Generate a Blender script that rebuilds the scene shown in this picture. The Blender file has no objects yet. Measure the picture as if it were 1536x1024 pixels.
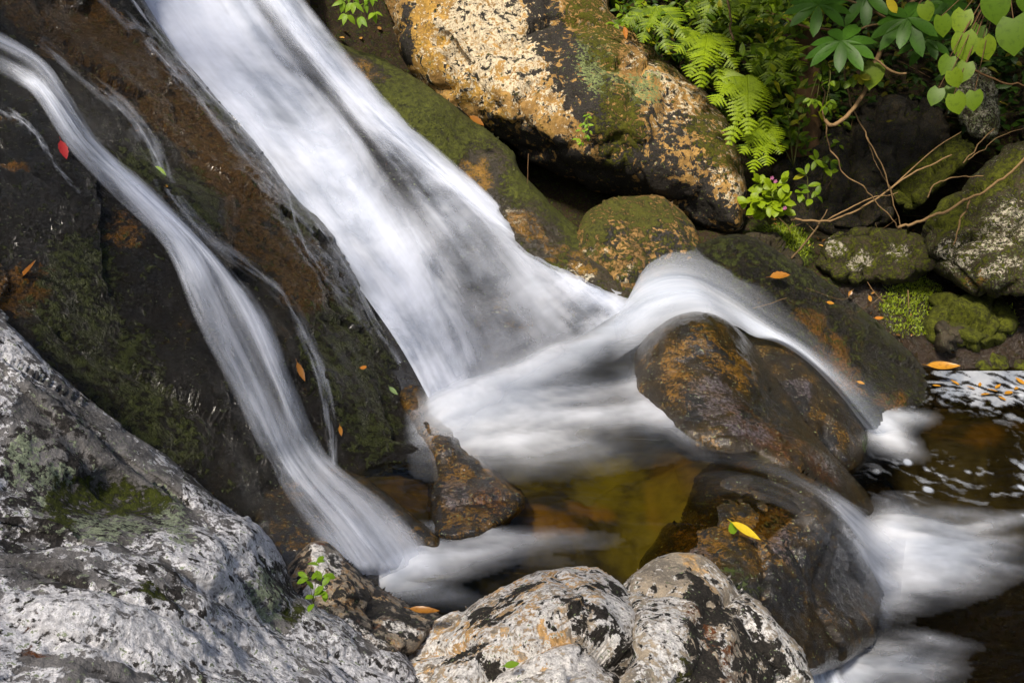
import bpy, math, random
import numpy as np
from mathutils import Vector, Matrix

# ------------------------------------------------------------------ camera
SC = bpy.context.scene
COL = SC.collection
FPX, CX, CY = 1280.0, 768.0, 512.0          # focal length and centre in photo pixels (1536 wide)
CAMH, PITCH = 2.2, math.radians(25)
cs, sn = math.cos(PITCH), math.sin(PITCH)
cam_d = bpy.data.cameras.new('camera')
cam_d.sensor_width = 36.0
cam_d.lens = 30.0
cam_d.clip_start = 0.05
cam_d.clip_end = 200.0
cam = bpy.data.objects.new('camera', cam_d)
COL.objects.link(cam)
cam.location = (0, 0, CAMH)
cam.rotation_euler = (math.pi / 2 - PITCH, 0, 0)
SC.camera = cam

# ------------------------------------------------------------------ light
SUN_EL, SUN_AZ = math.radians(58), math.radians(215)   # azimuth clockwise from +Y
world = bpy.data.worlds.new('World')
SC.world = world
world.use_nodes = True
wn = world.node_tree
bg = wn.nodes['Background']
sky = wn.nodes.new('ShaderNodeTexSky')
sky.sky_type = 'NISHITA'
sky.sun_disc = False
sky.sun_elevation = SUN_EL
sky.sun_rotation = SUN_AZ
sky.air_density = 1.0
sky.dust_density = 3.5
wn.links.new(sky.outputs[0], bg.inputs[0])
bg.inputs[1].default_value = 0.12
sun_d = bpy.data.lights.new('sun', 'SUN')
sun_d.energy = 3.2
sun_d.angle = math.radians(6)
sun_d.color = (1.0, 0.91, 0.77)
sun = bpy.data.objects.new('sun', sun_d)
COL.objects.link(sun)
sdir = Vector((math.sin(SUN_AZ) * math.cos(SUN_EL), math.cos(SUN_AZ) * math.cos(SUN_EL), math.sin(SUN_EL)))
sun.rotation_euler = sdir.to_track_quat('Z', 'Y').to_euler()
sun.location = sdir * 20
SC.view_settings.view_transform = 'Standard'
SC.view_settings.look = 'None'
SC.view_settings.exposure = 0.95
SC.view_settings.gamma = 1.0
SC.cycles.transparent_max_bounces = 24
SC.cycles.max_bounces = 8

random.seed(7)
RNG = np.random.RandomState(7)

# ------------------------------------------------------------------ helpers: projection, noise, interpolation
def P(px, py, d):
    """photo pixel and distance along the view axis -> world point"""
    px, py, d = np.broadcast_arrays(np.asarray(px, float), np.asarray(py, float), np.asarray(d, float))
    a, b = (px - CX) / FPX, (py - CY) / FPX
    return np.stack([d * a, d * (cs - b * sn), CAMH - d * (sn + b * cs)], -1)

def dz(py, z):
    """distance at which the ray of row py meets height z"""
    return (CAMH - np.asarray(z, float)) / (sn + (np.asarray(py, float) - CY) / FPX * cs)

def project(W):
    W = np.asarray(W, float)
    y, z = W[..., 1], W[..., 2] - CAMH
    d = y * cs - z * sn
    v = -(y * sn + z * cs)
    return CX + W[..., 0] / d * FPX, CY + v / d * FPX

_perm = np.random.RandomState(3).permutation(256)
_perm = np.concatenate([_perm, _perm, _perm])
_g = np.random.RandomState(5).normal(size=(256, 3))
_g /= np.linalg.norm(_g, axis=1)[:, None]

def pn(p):
    p = np.asarray(p, float)
    i = np.floor(p).astype(int)
    f = p - i
    i &= 255
    u = f * f * f * (f * (f * 6 - 15) + 10)
    out = 0
    for dx in (0, 1):
        wx = u[:, 0] if dx else 1 - u[:, 0]
        for dy in (0, 1):
            wy = u[:, 1] if dy else 1 - u[:, 1]
            for dd in (0, 1):
                wz = u[:, 2] if dd else 1 - u[:, 2]
                h = _perm[_perm[_perm[(i[:, 0] + dx) & 255] + ((i[:, 1] + dy) & 255)] + ((i[:, 2] + dd) & 255)]
                out = out + wx * wy * wz * ((f - (dx, dy, dd)) * _g[h]).sum(1)
    return out * 1.5

def fbm(p, octv=4, lac=2.1, gain=0.5, ridged=False):
    p = np.asarray(p, float)
    s, a, t = 0, 1.0, 0
    for k in range(octv):
        v = pn(p + 17.3 * k)
        if ridged:
            v = 1 - 2 * np.abs(v)
        s = s + a * v
        t += a
        a *= gain
        p = p * lac
    return s / t

def worley(p, seed=0):
    """nearest and second nearest cell distance, offset from the nearest point and its random vector"""
    p = np.asarray(p, float)
    b = np.floor(p).astype(int)
    f1 = np.full(len(p), 9.0); f2 = np.full(len(p), 9.0)
    off = np.zeros_like(p); rv = np.zeros_like(p)
    for i in (-1, 0, 1):
        for j in (-1, 0, 1):
            for k in (-1, 0, 1):
                c = b + (i, j, k)
                h = _perm[(_perm[(_perm[(c[:, 0] + seed) & 255] + c[:, 1]) & 255] + c[:, 2]) & 255]
                pt = c + .5 + .45 * _g[h]
                v = p - pt
                d = np.sqrt((v * v).sum(1))
                m = d < f1
                f2 = np.where(m, f1, np.minimum(f2, d))
                f1 = np.where(m, d, f1)
                off[m] = v[m]
                rv[m] = _g[(h[m] * 7 + 31) & 255]
    return f1, f2, off, rv

def smooth(e0, e1, x):
    t = np.clip((x - e0) / (e1 - e0), 0, 1)
    return t * t * (3 - 2 * t)

class TPS:
    """thin-plate interpolation; of 1/d, so that real planes stay planes"""
    def __init__(self, xy, v, inv=True, sc=300.0, reg=1e-4):
        self.c = np.asarray(xy, float) / sc
        self.sc, self.inv = sc, inv
        v = np.asarray(v, float)
        if inv:
            v = 1 / v
        n = len(v)
        A = np.zeros((n + 3, n + 3))
        A[:n, :n] = self.k(self.c, self.c) + reg * np.eye(n)
        A[:n, n] = 1
        A[:n, n + 1:] = self.c
        A[n:, :n] = A[:n, n:].T
        self.w = np.linalg.solve(A, np.concatenate([v, np.zeros(3)]))
    @staticmethod
    def k(a, b):
        r2 = ((a[:, None, :] - b[None]) ** 2).sum(-1)
        return 0.5 * r2 * np.log(r2 + 1e-12)
    def __call__(self, x, y):
        x, y = np.broadcast_arrays(np.asarray(x, float), np.asarray(y, float))
        q = np.stack([x.ravel(), y.ravel()], -1) / self.sc
        n = len(self.c)
        r = self.k(q, self.c) @ self.w[:n] + self.w[n] + q @ self.w[n + 1:]
        r = r.reshape(x.shape)
        return 1 / np.clip(r, 0.03, None) if self.inv else r

def catmull(pts, n_per=8, closed=True):
    p = np.asarray(pts, float)
    if closed:
        q = np.concatenate([p[-1:], p, p[:2]])
        m = len(p)
    else:
        q = np.concatenate([2 * p[:1] - p[1:2], p, 2 * p[-1:] - p[-2:-1]])
        m = len(p) - 1
    out = []
    t = np.linspace(0, 1, n_per, endpoint=False)[:, None]
    for i in range(m):
        a, b, c, d = q[i:i + 4]
        out.append(0.5 * (2 * b + (c - a) * t + (2 * a - 5 * b + 4 * c - d) * t ** 2 + (3 * b - a - 3 * c + d) * t ** 3))
    out = np.concatenate(out)
    if not closed:
        out = np.concatenate([out, p[-1:]])
    return out

def resample(line, n):
    line = np.asarray(line, float)
    s = np.concatenate([[0], np.cumsum(np.hypot(*np.diff(line[:, :2], axis=0).T))])
    t = np.linspace(0, s[-1], n)
    return np.stack([np.interp(t, s, line[:, k]) for k in range(line.shape[1])], -1)

def poly_sd(poly, x, y):
    """signed distance (inside positive) and nearest point on a closed outline"""
    a, b = poly, np.roll(poly, -1, 0)
    n = len(x)
    best = np.full(n, 1e18)
    nx, ny = np.zeros(n), np.zeros(n)
    ins = np.zeros(n, bool)
    for (ax, ay), (bx, by) in zip(a, b):
        ex, ey = bx - ax, by - ay
        L = ex * ex + ey * ey + 1e-9
        t = np.clip(((x - ax) * ex + (y - ay) * ey) / L, 0, 1)
        qx, qy = ax + t * ex, ay + t * ey
        d = (x - qx) ** 2 + (y - qy) ** 2
        m = d < best
        best[m] = d[m]
        nx[m], ny[m] = qx[m], qy[m]
        c = ((ay > y) != (by > y)) & (x < ex * (y - ay) / (ey if abs(ey) > 1e-9 else 1e-9) + ax)
        ins ^= c
    return np.sqrt(best) * np.where(ins, 1, -1), nx, ny

# ------------------------------------------------------------------ helpers: objects
def tag(o, label=None, cat=None, group=None, kind=None):
    if label: o['label'] = label
    if cat: o['category'] = cat
    if group: o['group'] = group
    if kind: o['kind'] = kind
    return o

def make(name, V, F, mat, parent=None, origin=None, attrs=None, smooth_sh=True, uv=None):
    V = np.asarray(V, float)
    if parent is not None:
        org = np.array(parent.location)
    elif origin is None:
        org = np.array([(V[:, 0].min() + V[:, 0].max()) / 2, (V[:, 1].min() + V[:, 1].max()) / 2, V[:, 2].min()])
    else:
        org = np.asarray(origin, float)
    me = bpy.data.meshes.new(name)
    me.from_pydata((V - org).tolist(), [], F if isinstance(F, list) else F.tolist())
    if smooth_sh:
        me.polygons.foreach_set('use_smooth', np.ones(len(me.polygons), bool))
    for k, arr in (attrs or {}).items():
        arr = np.asarray(arr, float)
        if arr.ndim == 1:
            at = me.attributes.new(k, 'FLOAT', 'POINT')
            at.data.foreach_set('value', arr)
        else:
            at = me.attributes.new(k, 'FLOAT_COLOR', 'POINT')
            at.data.foreach_set('color', arr.ravel())
    if uv is not None:
        lay = me.uv_layers.new(name='flow')
        li = np.zeros(len(me.loops), int)
        me.loops.foreach_get('vertex_index', li)
        lay.data.foreach_set('uv', np.asarray(uv, float)[li].ravel())
    if mat: me.materials.append(mat)
    me.update()
    o = bpy.data.objects.new(name, me)
    COL.objects.link(o)
    if parent is not None:
        o.parent = parent
    else:
        o.location = org
    return o

def empty(name, loc, label, cat, group=None):
    o = bpy.data.objects.new(name, None)
    o.empty_display_size = 0.1
    COL.objects.link(o)
    o.location = Vector(loc)
    return tag(o, label, cat, group)

# ------------------------------------------------------------------ helpers: nodes
class NT:
    def __init__(self, name):
        self.m = bpy.data.materials.new(name)
        self.m.use_nodes = True
        self.t = self.m.node_tree
        self.t.nodes.clear()
        self.out = self.t.nodes.new('ShaderNodeOutputMaterial')
    def n(self, typ, props=None, **ins):
        nd = self.t.nodes.new(typ)
        for k, v in (props or {}).items():
            setattr(nd, k, v)
        for k, v in ins.items():
            key = k.replace('_', ' ')
            s = nd.inputs[int(k[1:])] if k[0] == 'i' and k[1:].isdigit() else nd.inputs[key]
            self.set(s, v)
        return nd
    def set(self, s, v):
        if isinstance(v, bpy.types.NodeSocket):
            self.t.links.new(v, s)
        elif isinstance(v, (tuple, list)) and s.type == 'RGBA' and len(v) == 3:
            s.default_value = (*v, 1)
        else:
            s.default_value = v
    def math(self, op, a, b=0.0, c=None, clamp=False):
        nd = self.t.nodes.new('ShaderNodeMath')
        nd.operation = op
        nd.use_clamp = clamp
        self.set(nd.inputs[0], a)
        self.set(nd.inputs[1], b)
        if c is not None: self.set(nd.inputs[2], c)
        return nd.outputs[0]
    def mix(self, f, a, b, blend='MIX'):
        nd = self.t.nodes.new('ShaderNodeMix')
        nd.data_type = 'RGBA'
        nd.blend_type = blend
        self.set(nd.inputs[0], f)
        self.set(nd.inputs[6], a)
        self.set(nd.inputs[7], b)
        return nd.outputs[2]
    def fmix(self, f, a, b):
        nd = self.t.nodes.new('ShaderNodeMix')
        self.set(nd.inputs[0], f)
        self.set(nd.inputs[2], a)
        self.set(nd.inputs[3], b)
        return nd.outputs[0]
    def noise(self, vec, scale, detail=6, rough=0.6, dist=0.0):
        return self.n('ShaderNodeTexNoise', Vector=vec, Scale=scale, Detail=detail, Roughness=rough, Distortion=dist).outputs[0]
    def step(self, v, lo, hi):
        nd = self.n('ShaderNodeMapRange', dict(interpolation_type='SMOOTHSTEP'), Value=v)
        nd.inputs[1].default_value, nd.inputs[2].default_value = lo, hi
        return nd.outputs[0]
    def attr(self, name):
        return self.n('ShaderNodeAttribute', dict(attribute_name=name))
    def sep(self, name):
        a = self.attr(name)
        s = self.n('ShaderNodeSeparateColor', Color=a.outputs[0])
        return s.outputs[0], s.outputs[1], s.outputs[2], a.outputs[3]

def rock_mat(name, c1, c2, ochre=(.30, .14, .025), dark=(.014, .012, .010), white=(.58, .57, .57), pale=(.22, .27, .14),
             moss=(.045, .065, .006), rust=(.16, .055, .015), soft=0.0, sc=1.0, bump=1.0, stretch=None, glint=.12):
    t = NT(name)
    co = t.n('ShaderNodeTexCoord').outputs[3]
    if stretch:
        mp = t.n('ShaderNodeMapping', Vector=co)
        mp.inputs[2].default_value = stretch[0]
        mp.inputs[3].default_value = stretch[1]
        cs_ = mp.outputs[0]
    else:
        cs_ = co
    oc, dk, wh, pl = t.sep('mA')
    mo, wet, ru, _x = t.sep('mB')
    n1 = t.noise(cs_, 5 * sc, 9, .62, .4)
    n2 = t.noise(co, 17 * sc, 8, .68, .3)
    n3 = t.noise(co, 95, 5, .7)
    n4 = t.noise(cs_, 9.3 * sc, 10, .66, .8)
    n5 = t.noise(co, 38 * sc, 6, .65)
    base = t.mix(t.step(n1, .36, .64), c1, c2)
    base = t.mix(t.step(n5, .52, .72), base, tuple(x * .45 for x in c1))
    base = t.mix(t.math('MULTIPLY', t.step(n3, .50, .7), .5), base, tuple(min(1, x * 1.7) for x in c2))
    def layer(a, n, k, w):
        v = t.math('ADD', a, t.math('MULTIPLY', t.math('SUBTRACT', n, .5), k))
        return t.step(v, .5 - w, .5 + w)
    col = base
    mix12 = t.math('ADD', t.math('MULTIPLY', n4, .6), t.math('MULTIPLY', n5, .4))
    f_oc = layer(oc, t.fmix(.5, n1, n5), 3.2, .14)
    col = t.mix(f_oc, col, t.mix(t.step(n2, .35, .65), tuple(x * .35 for x in ochre), ochre))
    f_ru = layer(ru, n2, 2.6 - 1.2 * soft * 2, .16 + soft)
    col = t.mix(f_ru, col, t.mix(t.step(n5, .35, .65), tuple(x * .4 for x in rust), rust))
    f_wh = layer(wh, mix12, 3.4 - 1.2 * soft * 2, .07 + soft)
    wcol = t.mix(t.step(n5, .38, .6), tuple(x * .55 for x in white), white)
    wcol = t.mix(t.math('MULTIPLY', t.step(n3, .48, .66), .55), wcol, tuple(x * .3 for x in white))
    col = t.mix(f_wh, col, wcol)
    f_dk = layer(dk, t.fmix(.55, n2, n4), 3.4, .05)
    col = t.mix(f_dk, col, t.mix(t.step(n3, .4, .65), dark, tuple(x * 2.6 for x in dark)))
    f_pl = layer(pl, n5, 3.6, .08)
    col = t.mix(f_pl, col, t.mix(t.step(n3, .35, .6), tuple(x * .45 for x in pale), pale))
    f_mo = layer(mo, t.fmix(.5, n2, n5), 2.8, .12)
    mcol = t.mix(t.step(n2, .35, .66), tuple(x * .4 for x in moss), moss)
    mcol = t.mix(t.math('MULTIPLY', t.step(n3, .52, .7), .7), mcol, tuple(x * 2.1 for x in moss))
    col = t.mix(f_mo, col, mcol)
    wetd = t.math('MULTIPLY', wet, t.math('SUBTRACT', 1.0, t.math('MULTIPLY', f_mo, .35)))
    col = t.mix(t.math('MULTIPLY', wetd, .5), col, t.mix(1.0, col, col, 'MULTIPLY'))
    n6 = t.noise(co, 58, 3, .6, .5)
    h = t.math('MULTIPLY', n1, .9)
    h = t.math('ADD', h, t.math('MULTIPLY', t.math('MULTIPLY', n6, wet), glint))
    h = t.math('ADD', h, t.math('MULTIPLY', n2, .45))
    h = t.math('ADD', h, t.math('MULTIPLY', n5, .22))
    h = t.math('ADD', h, t.math('MULTIPLY', n3, t.fmix(f_mo, .10, .28)))
    h = t.math('ADD', h, t.math('MULTIPLY', f_wh, .03))
    h = t.math('ADD', h, t.math('MULTIPLY', f_mo, .10))
    bp = t.n('ShaderNodeBump', Strength=.9, Distance=.045 * bump, Height=h)
    rough = t.fmix(t.math('MULTIPLY', wetd, 1.15, clamp=True), t.fmix(f_mo, .82, .95), t.math('ADD', .02, t.math('MULTIPLY', n2, .2)))
    b = t.n('ShaderNodeBsdfPrincipled', Base_Color=col, Roughness=rough, Normal=bp.outputs[0])
    n7 = t.noise(co, 30, 3, .6, .8)
    cb = t.n('ShaderNodeBump', Strength=.8, Distance=.012 + .03 * min(glint, 1), Height=n7, Normal=bp.outputs[0] if glint > .3 else bp.outputs[0])
    t.set(b.inputs['Coat Weight'], t.math('MULTIPLY', wetd, .28))
    b.inputs['Coat Roughness'].default_value = .07
    t.t.links.new(cb.outputs[0], b.inputs['Coat Normal'])
    t.set(b.inputs['Specular IOR Level'], t.fmix(wetd, .22, .6))
    t.t.links.new(b.outputs[0], t.out.inputs[0])
    return t.m

# ------------------------------------------------------------------ rocks
CH = dict(ochre=('A', 0), dark=('A', 1), white=('A', 2), pale=('A', 3), moss=('B', 0), wet=('B', 1), rust=('B', 2))

def paint(px, py, W, base, zones):
    """per-vertex amounts of lichen, moss, water and stain: patches on the stone, plus some painted sun, sheen and shade"""
    A = np.zeros((len(px), 4)); B = np.zeros((len(px), 4))
    arr = dict(A=A, B=B)
    for k, v in base.items():
        a, c = CH[k]; arr[a][:, c] = v
    nz = fbm(W * 6.0 + 3.1, 3)
    for z in zones:
        ch, val, blobs = z[0], z[1], z[2]
        a, c = CH[ch]
        for bl in blobs:
            cx, cy, rx, ry = bl[:4]
            th = math.radians(bl[4]) if len(bl) > 4 else 0
            dx, dy = px - cx, py - cy
            u = (dx * math.cos(th) + dy * math.sin(th)) / rx
            v = (-dx * math.sin(th) + dy * math.cos(th)) / ry
            w = 1 - smooth(.55, 1.35, np.sqrt(u * u + v * v) + nz * .5)
            arr[a][:, c] = arr[a][:, c] * (1 - w) + val * w
    return A, B

def relief(outline, ctrl, R, T, back, step, amp, freq, jit, seed, stretch=None, ridged=0.0, keep_edge=.35, dents=(), facet=.03, ffreq=2.6, rough=.22):
    poly = catmull(outline, 8)
    L = np.concatenate([[0], np.cumsum(np.hypot(*np.diff(poly, axis=0).T))])
    q = np.stack([poly[:, 0] / 34, poly[:, 1] / 34, np.full(len(poly), seed * 3.7)], -1)
    ce = poly.mean(0)
    dr = poly - ce
    dr /= np.linalg.norm(dr, axis=1)[:, None] + 1e-9
    poly = poly + dr * (fbm(q, 3) * jit)[:, None]
    D = TPS([(c[0], c[1]) for c in ctrl], [c[2] for c in ctrl])
    x0, y0 = poly.min(0) - step
    x1, y1 = poly.max(0) + step
    gx, gy = np.arange(x0, x1 + step, step), np.arange(y0, y1 + step, step)
    X, Y = np.meshgrid(gx, gy)
    h, w = X.shape
    x, y = X.ravel().copy(), Y.ravel().copy()
    sd, nx, ny = poly_sd(poly, x, y)
    ins = sd > 0
    I = ins.reshape(h, w)
    cell = I[:-1, :-1] | I[1:, :-1] | I[:-1, 1:] | I[1:, 1:]
    out = ~ins
    x[out], y[out] = nx[out], ny[out]
    near = ins & (sd < step * .45)
    x[near], y[near] = nx[near], ny[near]
    edge = out | near
    sd = np.where(edge, 0, sd)
    ids = np.arange(h * w).reshape(h, w)
    q = np.stack([ids[:-1, :-1][cell], ids[1:, :-1][cell], ids[1:, 1:][cell], ids[:-1, 1:][cell]], -1)
    used = np.zeros(h * w, bool)
    used[q.ravel()] = True
    remap = np.cumsum(used) - 1
    q = remap[q]
    x, y, sd, edge = x[used], y[used], sd[used], edge[used]
    n = len(x)
    s = np.clip(sd / R, 0, 1)
    prof = np.sqrt(np.clip(1 - (1 - s) ** 2, 0, 1))
    d = D(x, y)
    for (cx, cy, rx, ry, ang, dep) in dents:
        th = math.radians(ang)
        u = ((x - cx) * math.cos(th) + (y - cy) * math.sin(th)) / rx
        v = (-(x - cx) * math.sin(th) + (y - cy) * math.cos(th)) / ry
        d = d + dep * np.exp(-(u * u + v * v))
    front = P(x, y, d + T * (1 - prof))
    bk = P(x, y, d + T + back * prof)
    # vertex normals
    def normals(V):
        e1, e2 = V[q[:, 2]] - V[q[:, 0]], V[q[:, 3]] - V[q[:, 1]]
        fn = np.cross(e1, e2)
        N = np.zeros_like(V)
        for k in range(4):
            np.add.at(N, q[:, k], fn)
        return N / (np.linalg.norm(N, axis=1)[:, None] + 1e-12)
    N = normals(front)
    S = front * freq + seed * 11.3
    if stretch is not None:
        ax, k = np.asarray(stretch[0], float), stretch[1]
        ax /= np.linalg.norm(ax)
        S = S - np.outer(S @ ax, ax) * (1 - 1 / k)
    dsp = fbm(S, 5, gain=.52)
    if ridged:
        dsp = (1 - ridged) * dsp + ridged * (fbm(S * .8 + 5, 4, ridged=True) - .3)
    if facet:
        Q = S * (ffreq / freq) + fbm(front * 4 + seed, 3)[:, None] * .22
        f1, f2, off, rv = worley(Q, seed)
        dsp = dsp + ((off * rv).sum(1) * 1.3 - .38 * (1 - smooth(0, .2, f2 - f1))) * facet / amp
    dsp = dsp + rough * fbm(front * freq * 4.5 + seed, 4, gain=.62)
    ve = (np.clip(-(N * (front - np.array([0, 0, CAMH]))).sum(1) / (np.linalg.norm(front - np.array([0, 0, CAMH]), axis=1)), .2, 1))
    wgt = keep_edge + (1 - keep_edge) * prof
    front = front + N * (dsp * amp * wgt)[:, None]
    bk = np.where(edge[:, None], front, bk + N * -1 * 0)
    V = np.concatenate([front, bk])
    qb = q[:, ::-1] + n
    # share the rim
    m = np.arange(2 * n)
    m[n:][edge] = np.arange(n)[edge]
    qb = m[qb]
    Fq = np.concatenate([q, qb])
    ok = np.ones(len(Fq), bool)
    V2, inv = V, None
    used = np.zeros(2 * n, bool); used[Fq.ravel()] = True
    rm = np.cumsum(used) - 1
    faces = []
    Fq = rm[Fq]
    for f in Fq.tolist():
        g = []
        for k in f:
            if k not in g: g.append(k)
        if len(g) >= 3: faces.append(g)
    return V[used], faces, np.concatenate([x, x])[used], np.concatenate([y, y])[used], D, n

DF, ACT, SKIN = {}, {}, {}
def skin(px, py, dv, D, c=6.0):
    """smooth surface hugging the rock just outside its bumps"""
    x0, y0 = px.min(), py.min()
    w, h = int((px.max() - x0) / c) + 2, int((py.max() - y0) / c) + 2
    ix, iy = ((px - x0) / c).astype(int), ((py - y0) / c).astype(int)
    G = np.full((h, w), 1e9)
    np.minimum.at(G, (iy, ix), dv)
    YY, XX = np.mgrid[0:h, 0:w]
    base = D(x0 + (XX + .5) * c, y0 + (YY + .5) * c)
    G = np.where(G > 1e8, base, G) - base
    p = np.pad(G, 1, mode='edge')
    G = np.min([p[i:i + h, j:j + w] for i in range(3) for j in range(3)], 0)
    for _ in range(4):
        p = np.pad(G, 1, mode='edge')
        G = np.mean([p[i:i + h, j:j + w] for i in range(3) for j in range(3)], 0)
    def f(x, y):
        u, v = np.clip((x - x0) / c - .5, 0, w - 1.001), np.clip((y - y0) / c - .5, 0, h - 1.001)
        i, j = u.astype(int), v.astype(int)
        a, b = u - i, v - j
        return D(x, y) + (G[j, i] * (1 - a) + G[j, i + 1] * a) * (1 - b) + (G[j + 1, i] * (1 - a) + G[j + 1, i + 1] * a) * b
    return f
def rock(name, mat, outline, ctrl, label, cat='rock', R=60, T=.22, back=.4, step=4.0, amp=.05, freq=2.2, jit=4, seed=1,
         base=None, zones=(), group=None, key=None, **kw):
    V, F, px, py, D, nf = relief(outline, ctrl, R, T, back, step, amp, freq, jit, seed, **kw)
    A, B = paint(px, py, V, base or {}, zones)
    o = make(name, V, F, mat, attrs=dict(mA=A, mB=B))
    tag(o, label, cat, group)
    if key:
        DF[key] = D
        dv = V[:nf, 1] * cs - (V[:nf, 2] - CAMH) * sn
        def actual(x, y, px=px[:nf], py=py[:nf], dv=dv):
            x, y = np.atleast_1d(np.asarray(x, float)), np.atleast_1d(np.asarray(y, float))
            out = np.zeros(len(x))
            for i in range(len(x)):
                r = (px - x[i]) ** 2 + (py - y[i]) ** 2
                k = np.argpartition(r, 12)[:12]
                out[i] = dv[k].mean() if r[k].min() < 400 else D(x[i], y[i])
            return out
        ACT[key] = actual
        SKIN[key] = skin(px[:nf], py[:nf], dv, D)
    return o

M_BED = rock_mat('wet_bedrock', (.008, .0065, .005), (.018, .014, .008), ochre=(.30, .14, .016), rust=(.13, .066, .008), moss=(.045, .055, .004), bump=1.7, glint=1.3, stretch=((0.3, 0.5, -.8), (1.5, .6, 1.5)))
M_RAMP = rock_mat('smooth_wet_bedrock', (.020, .020, .020), (.045, .043, .040), ochre=(.16, .10, .03), bump=.35, glint=.0)
M_GREY = rock_mat('grey_lichen_rock', (.06, .056, .055), (.17, .162, .16), ochre=(.33, .20, .10), white=(.74, .73, .76), dark=(.018, .016, .015), moss=(.05, .06, .008), pale=(.26, .30, .20), sc=1.5, bump=.8)
M_CREAM = rock_mat('cream_lichen_rock', (.16, .14, .115), (.40, .33, .24), ochre=(.72, .44, .18), white=(.74, .71, .68), moss=(.05, .05, .008), sc=1.6, bump=.7)
M_TAN = rock_mat('tan_boulder', (.17, .095, .028), (.34, .20, .06), ochre=(.50, .29, .055), white=(.60, .50, .34), moss=(.07, .07, .005), pale=(.20, .24, .09), sc=1.1, bump=1.0)
M_BROWN = rock_mat('wet_brown_rock', (.018, .012, .004), (.052, .034, .009), ochre=(.23, .12, .012), rust=(.17, .065, .02), white=(.16, .135, .15), sc=1.6, bump=.4, soft=.3)  # white tone takes the purplish sky sheen of the brown boulder, as colour
M_BANK = rock_mat('mossy_bank_rock', (.022, .017, .010), (.05, .038, .02), ochre=(.36, .19, .025), white=(.58, .52, .40), moss=(.07, .078, .005), pale=(.20, .24, .10), sc=1.6, bump=1.0)

M_BEDSTONE = rock_mat('submerged_algae_rock', (.10, .08, .02), (.20, .15, .03), ochre=(.42, .30, .04), moss=(.16, .17, .015), sc=1.2, bump=.3)
# wet slab between the two falls
rock('bedrock_slab', M_BED,
     [(-170, -170), (120, -170), (205, -20), (262, 72), (330, 152), (395, 228), (440, 292), (495, 345), (545, 425), (578, 492), (618, 572), (655, 625),
      (668, 690), (640, 715), (590, 712), (545, 735), (480, 800), (420, 850), (330, 800), (200, 720), (0, 580), (-170, 480)],
     [(-150, -150, 4.9), (0, 0, 4.85), (120, -150, 5.6), (215, 0, 5.85), (100, 50, 5.15), (0, 130, 4.35), (60, 130, 4.32), (150, 250, 4.2), (330, 150, 5.4), (260, 250, 4.7),
      (260, 360, 4.05), (440, 290, 5.15), (400, 350, 4.6), (545, 420, 4.9), (450, 450, 4.35), (620, 575, 4.6), (500, 560, 4.15), (600, 690, 4.0), (560, 705, 3.95), (330, 500, 3.85),
      (420, 690, 3.62), (200, 500, 3.72), (100, 420, 3.6), (0, 420, 3.4), (300, 680, 3.3), (150, 560, 3.35), (400, 760, 3.4)],
     'broad black wet bedrock slab with brown algae between the two waterfalls', 'bedrock', R=40, T=.22, back=.8, step=3.6, amp=.09, freq=2.6, seed=2, jit=5, keep_edge=.12, facet=.035, ffreq=2.2,
     base=dict(wet=.85, moss=.28, dark=.33, ochre=.14), ridged=.3, stretch=((.55, -.6, -.58), 1.8), key='slab',
     zones=[('dark', .1, [(120, 40, 190, 70, 32), (270, 170, 150, 60, 45)]), ('rust', .8, [(130, 50, 190, 60, 32), (280, 180, 150, 50, 45), (400, 330, 120, 55, 55), (460, 420, 60, 40, 60)]),
            ('ochre', .58, [(130, 10, 90, 26, 25), (260, 150, 40, 15, 20), (330, 250, 50, 30, 40), (380, 330, 60, 40, 45), (450, 400, 50, 26, 55), (40, 430, 60, 45, -20), (25, 250, 25, 12, 0), (180, 340, 40, 25, 20), (440, 800, 50, 60, 0)]),
            ('moss', .6, [(140, 520, 120, 70, 40), (220, 620, 110, 50, 40), (250, 70, 40, 12, 45), (330, 165, 50, 10, 45), (450, 320, 40, 40, 50), (530, 540, 60, 110, -15), (560, 640, 50, 60, 0), (300, 300, 50, 40, 40), (210, 250, 40, 40, 40), (120, 400, 60, 60, 0)]),
            ('dark', .7, [(60, 330, 60, 90, 0), (300, 600, 60, 90, -20), (170, 190, 30, 50, -40)])])
# bedrock under the broad fall
rock('bedrock_ramp', M_RAMP,
     [(90, -170), (430, -170), (470, 30), (530, 110), (610, 205), (700, 285), (800, 368), (900, 425), (985, 455), (990, 500), (880, 540), (790, 590), (700, 650), (600, 650), (450, 470), (250, 230), (80, 20)],
     [(215, 0, 6.4), (300, 0, 6.6), (420, 0, 6.9), (340, 130, 6.1), (500, 130, 6.5), (420, 250, 5.75), (600, 215, 6.25), (520, 350, 5.4), (700, 330, 5.9), (600, 480, 4.95), (790, 380, 5.9),
      (660, 600, 4.55), (720, 570, 4.77), (800, 530, 5.08), (870, 500, 5.35), (945, 460, 5.7)],
     'steep dark bedrock ramp under the broad white waterfall', 'bedrock', R=30, T=.15, back=.8, step=4, amp=.03, freq=2.6, seed=4, facet=.008, rough=.15,
     base=dict(wet=.7, ochre=.1, dark=.3), key='ramp', zones=[('ochre', .3, [(760, 500, 60, 60, 0), (850, 440, 60, 40, 30)])])
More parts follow.
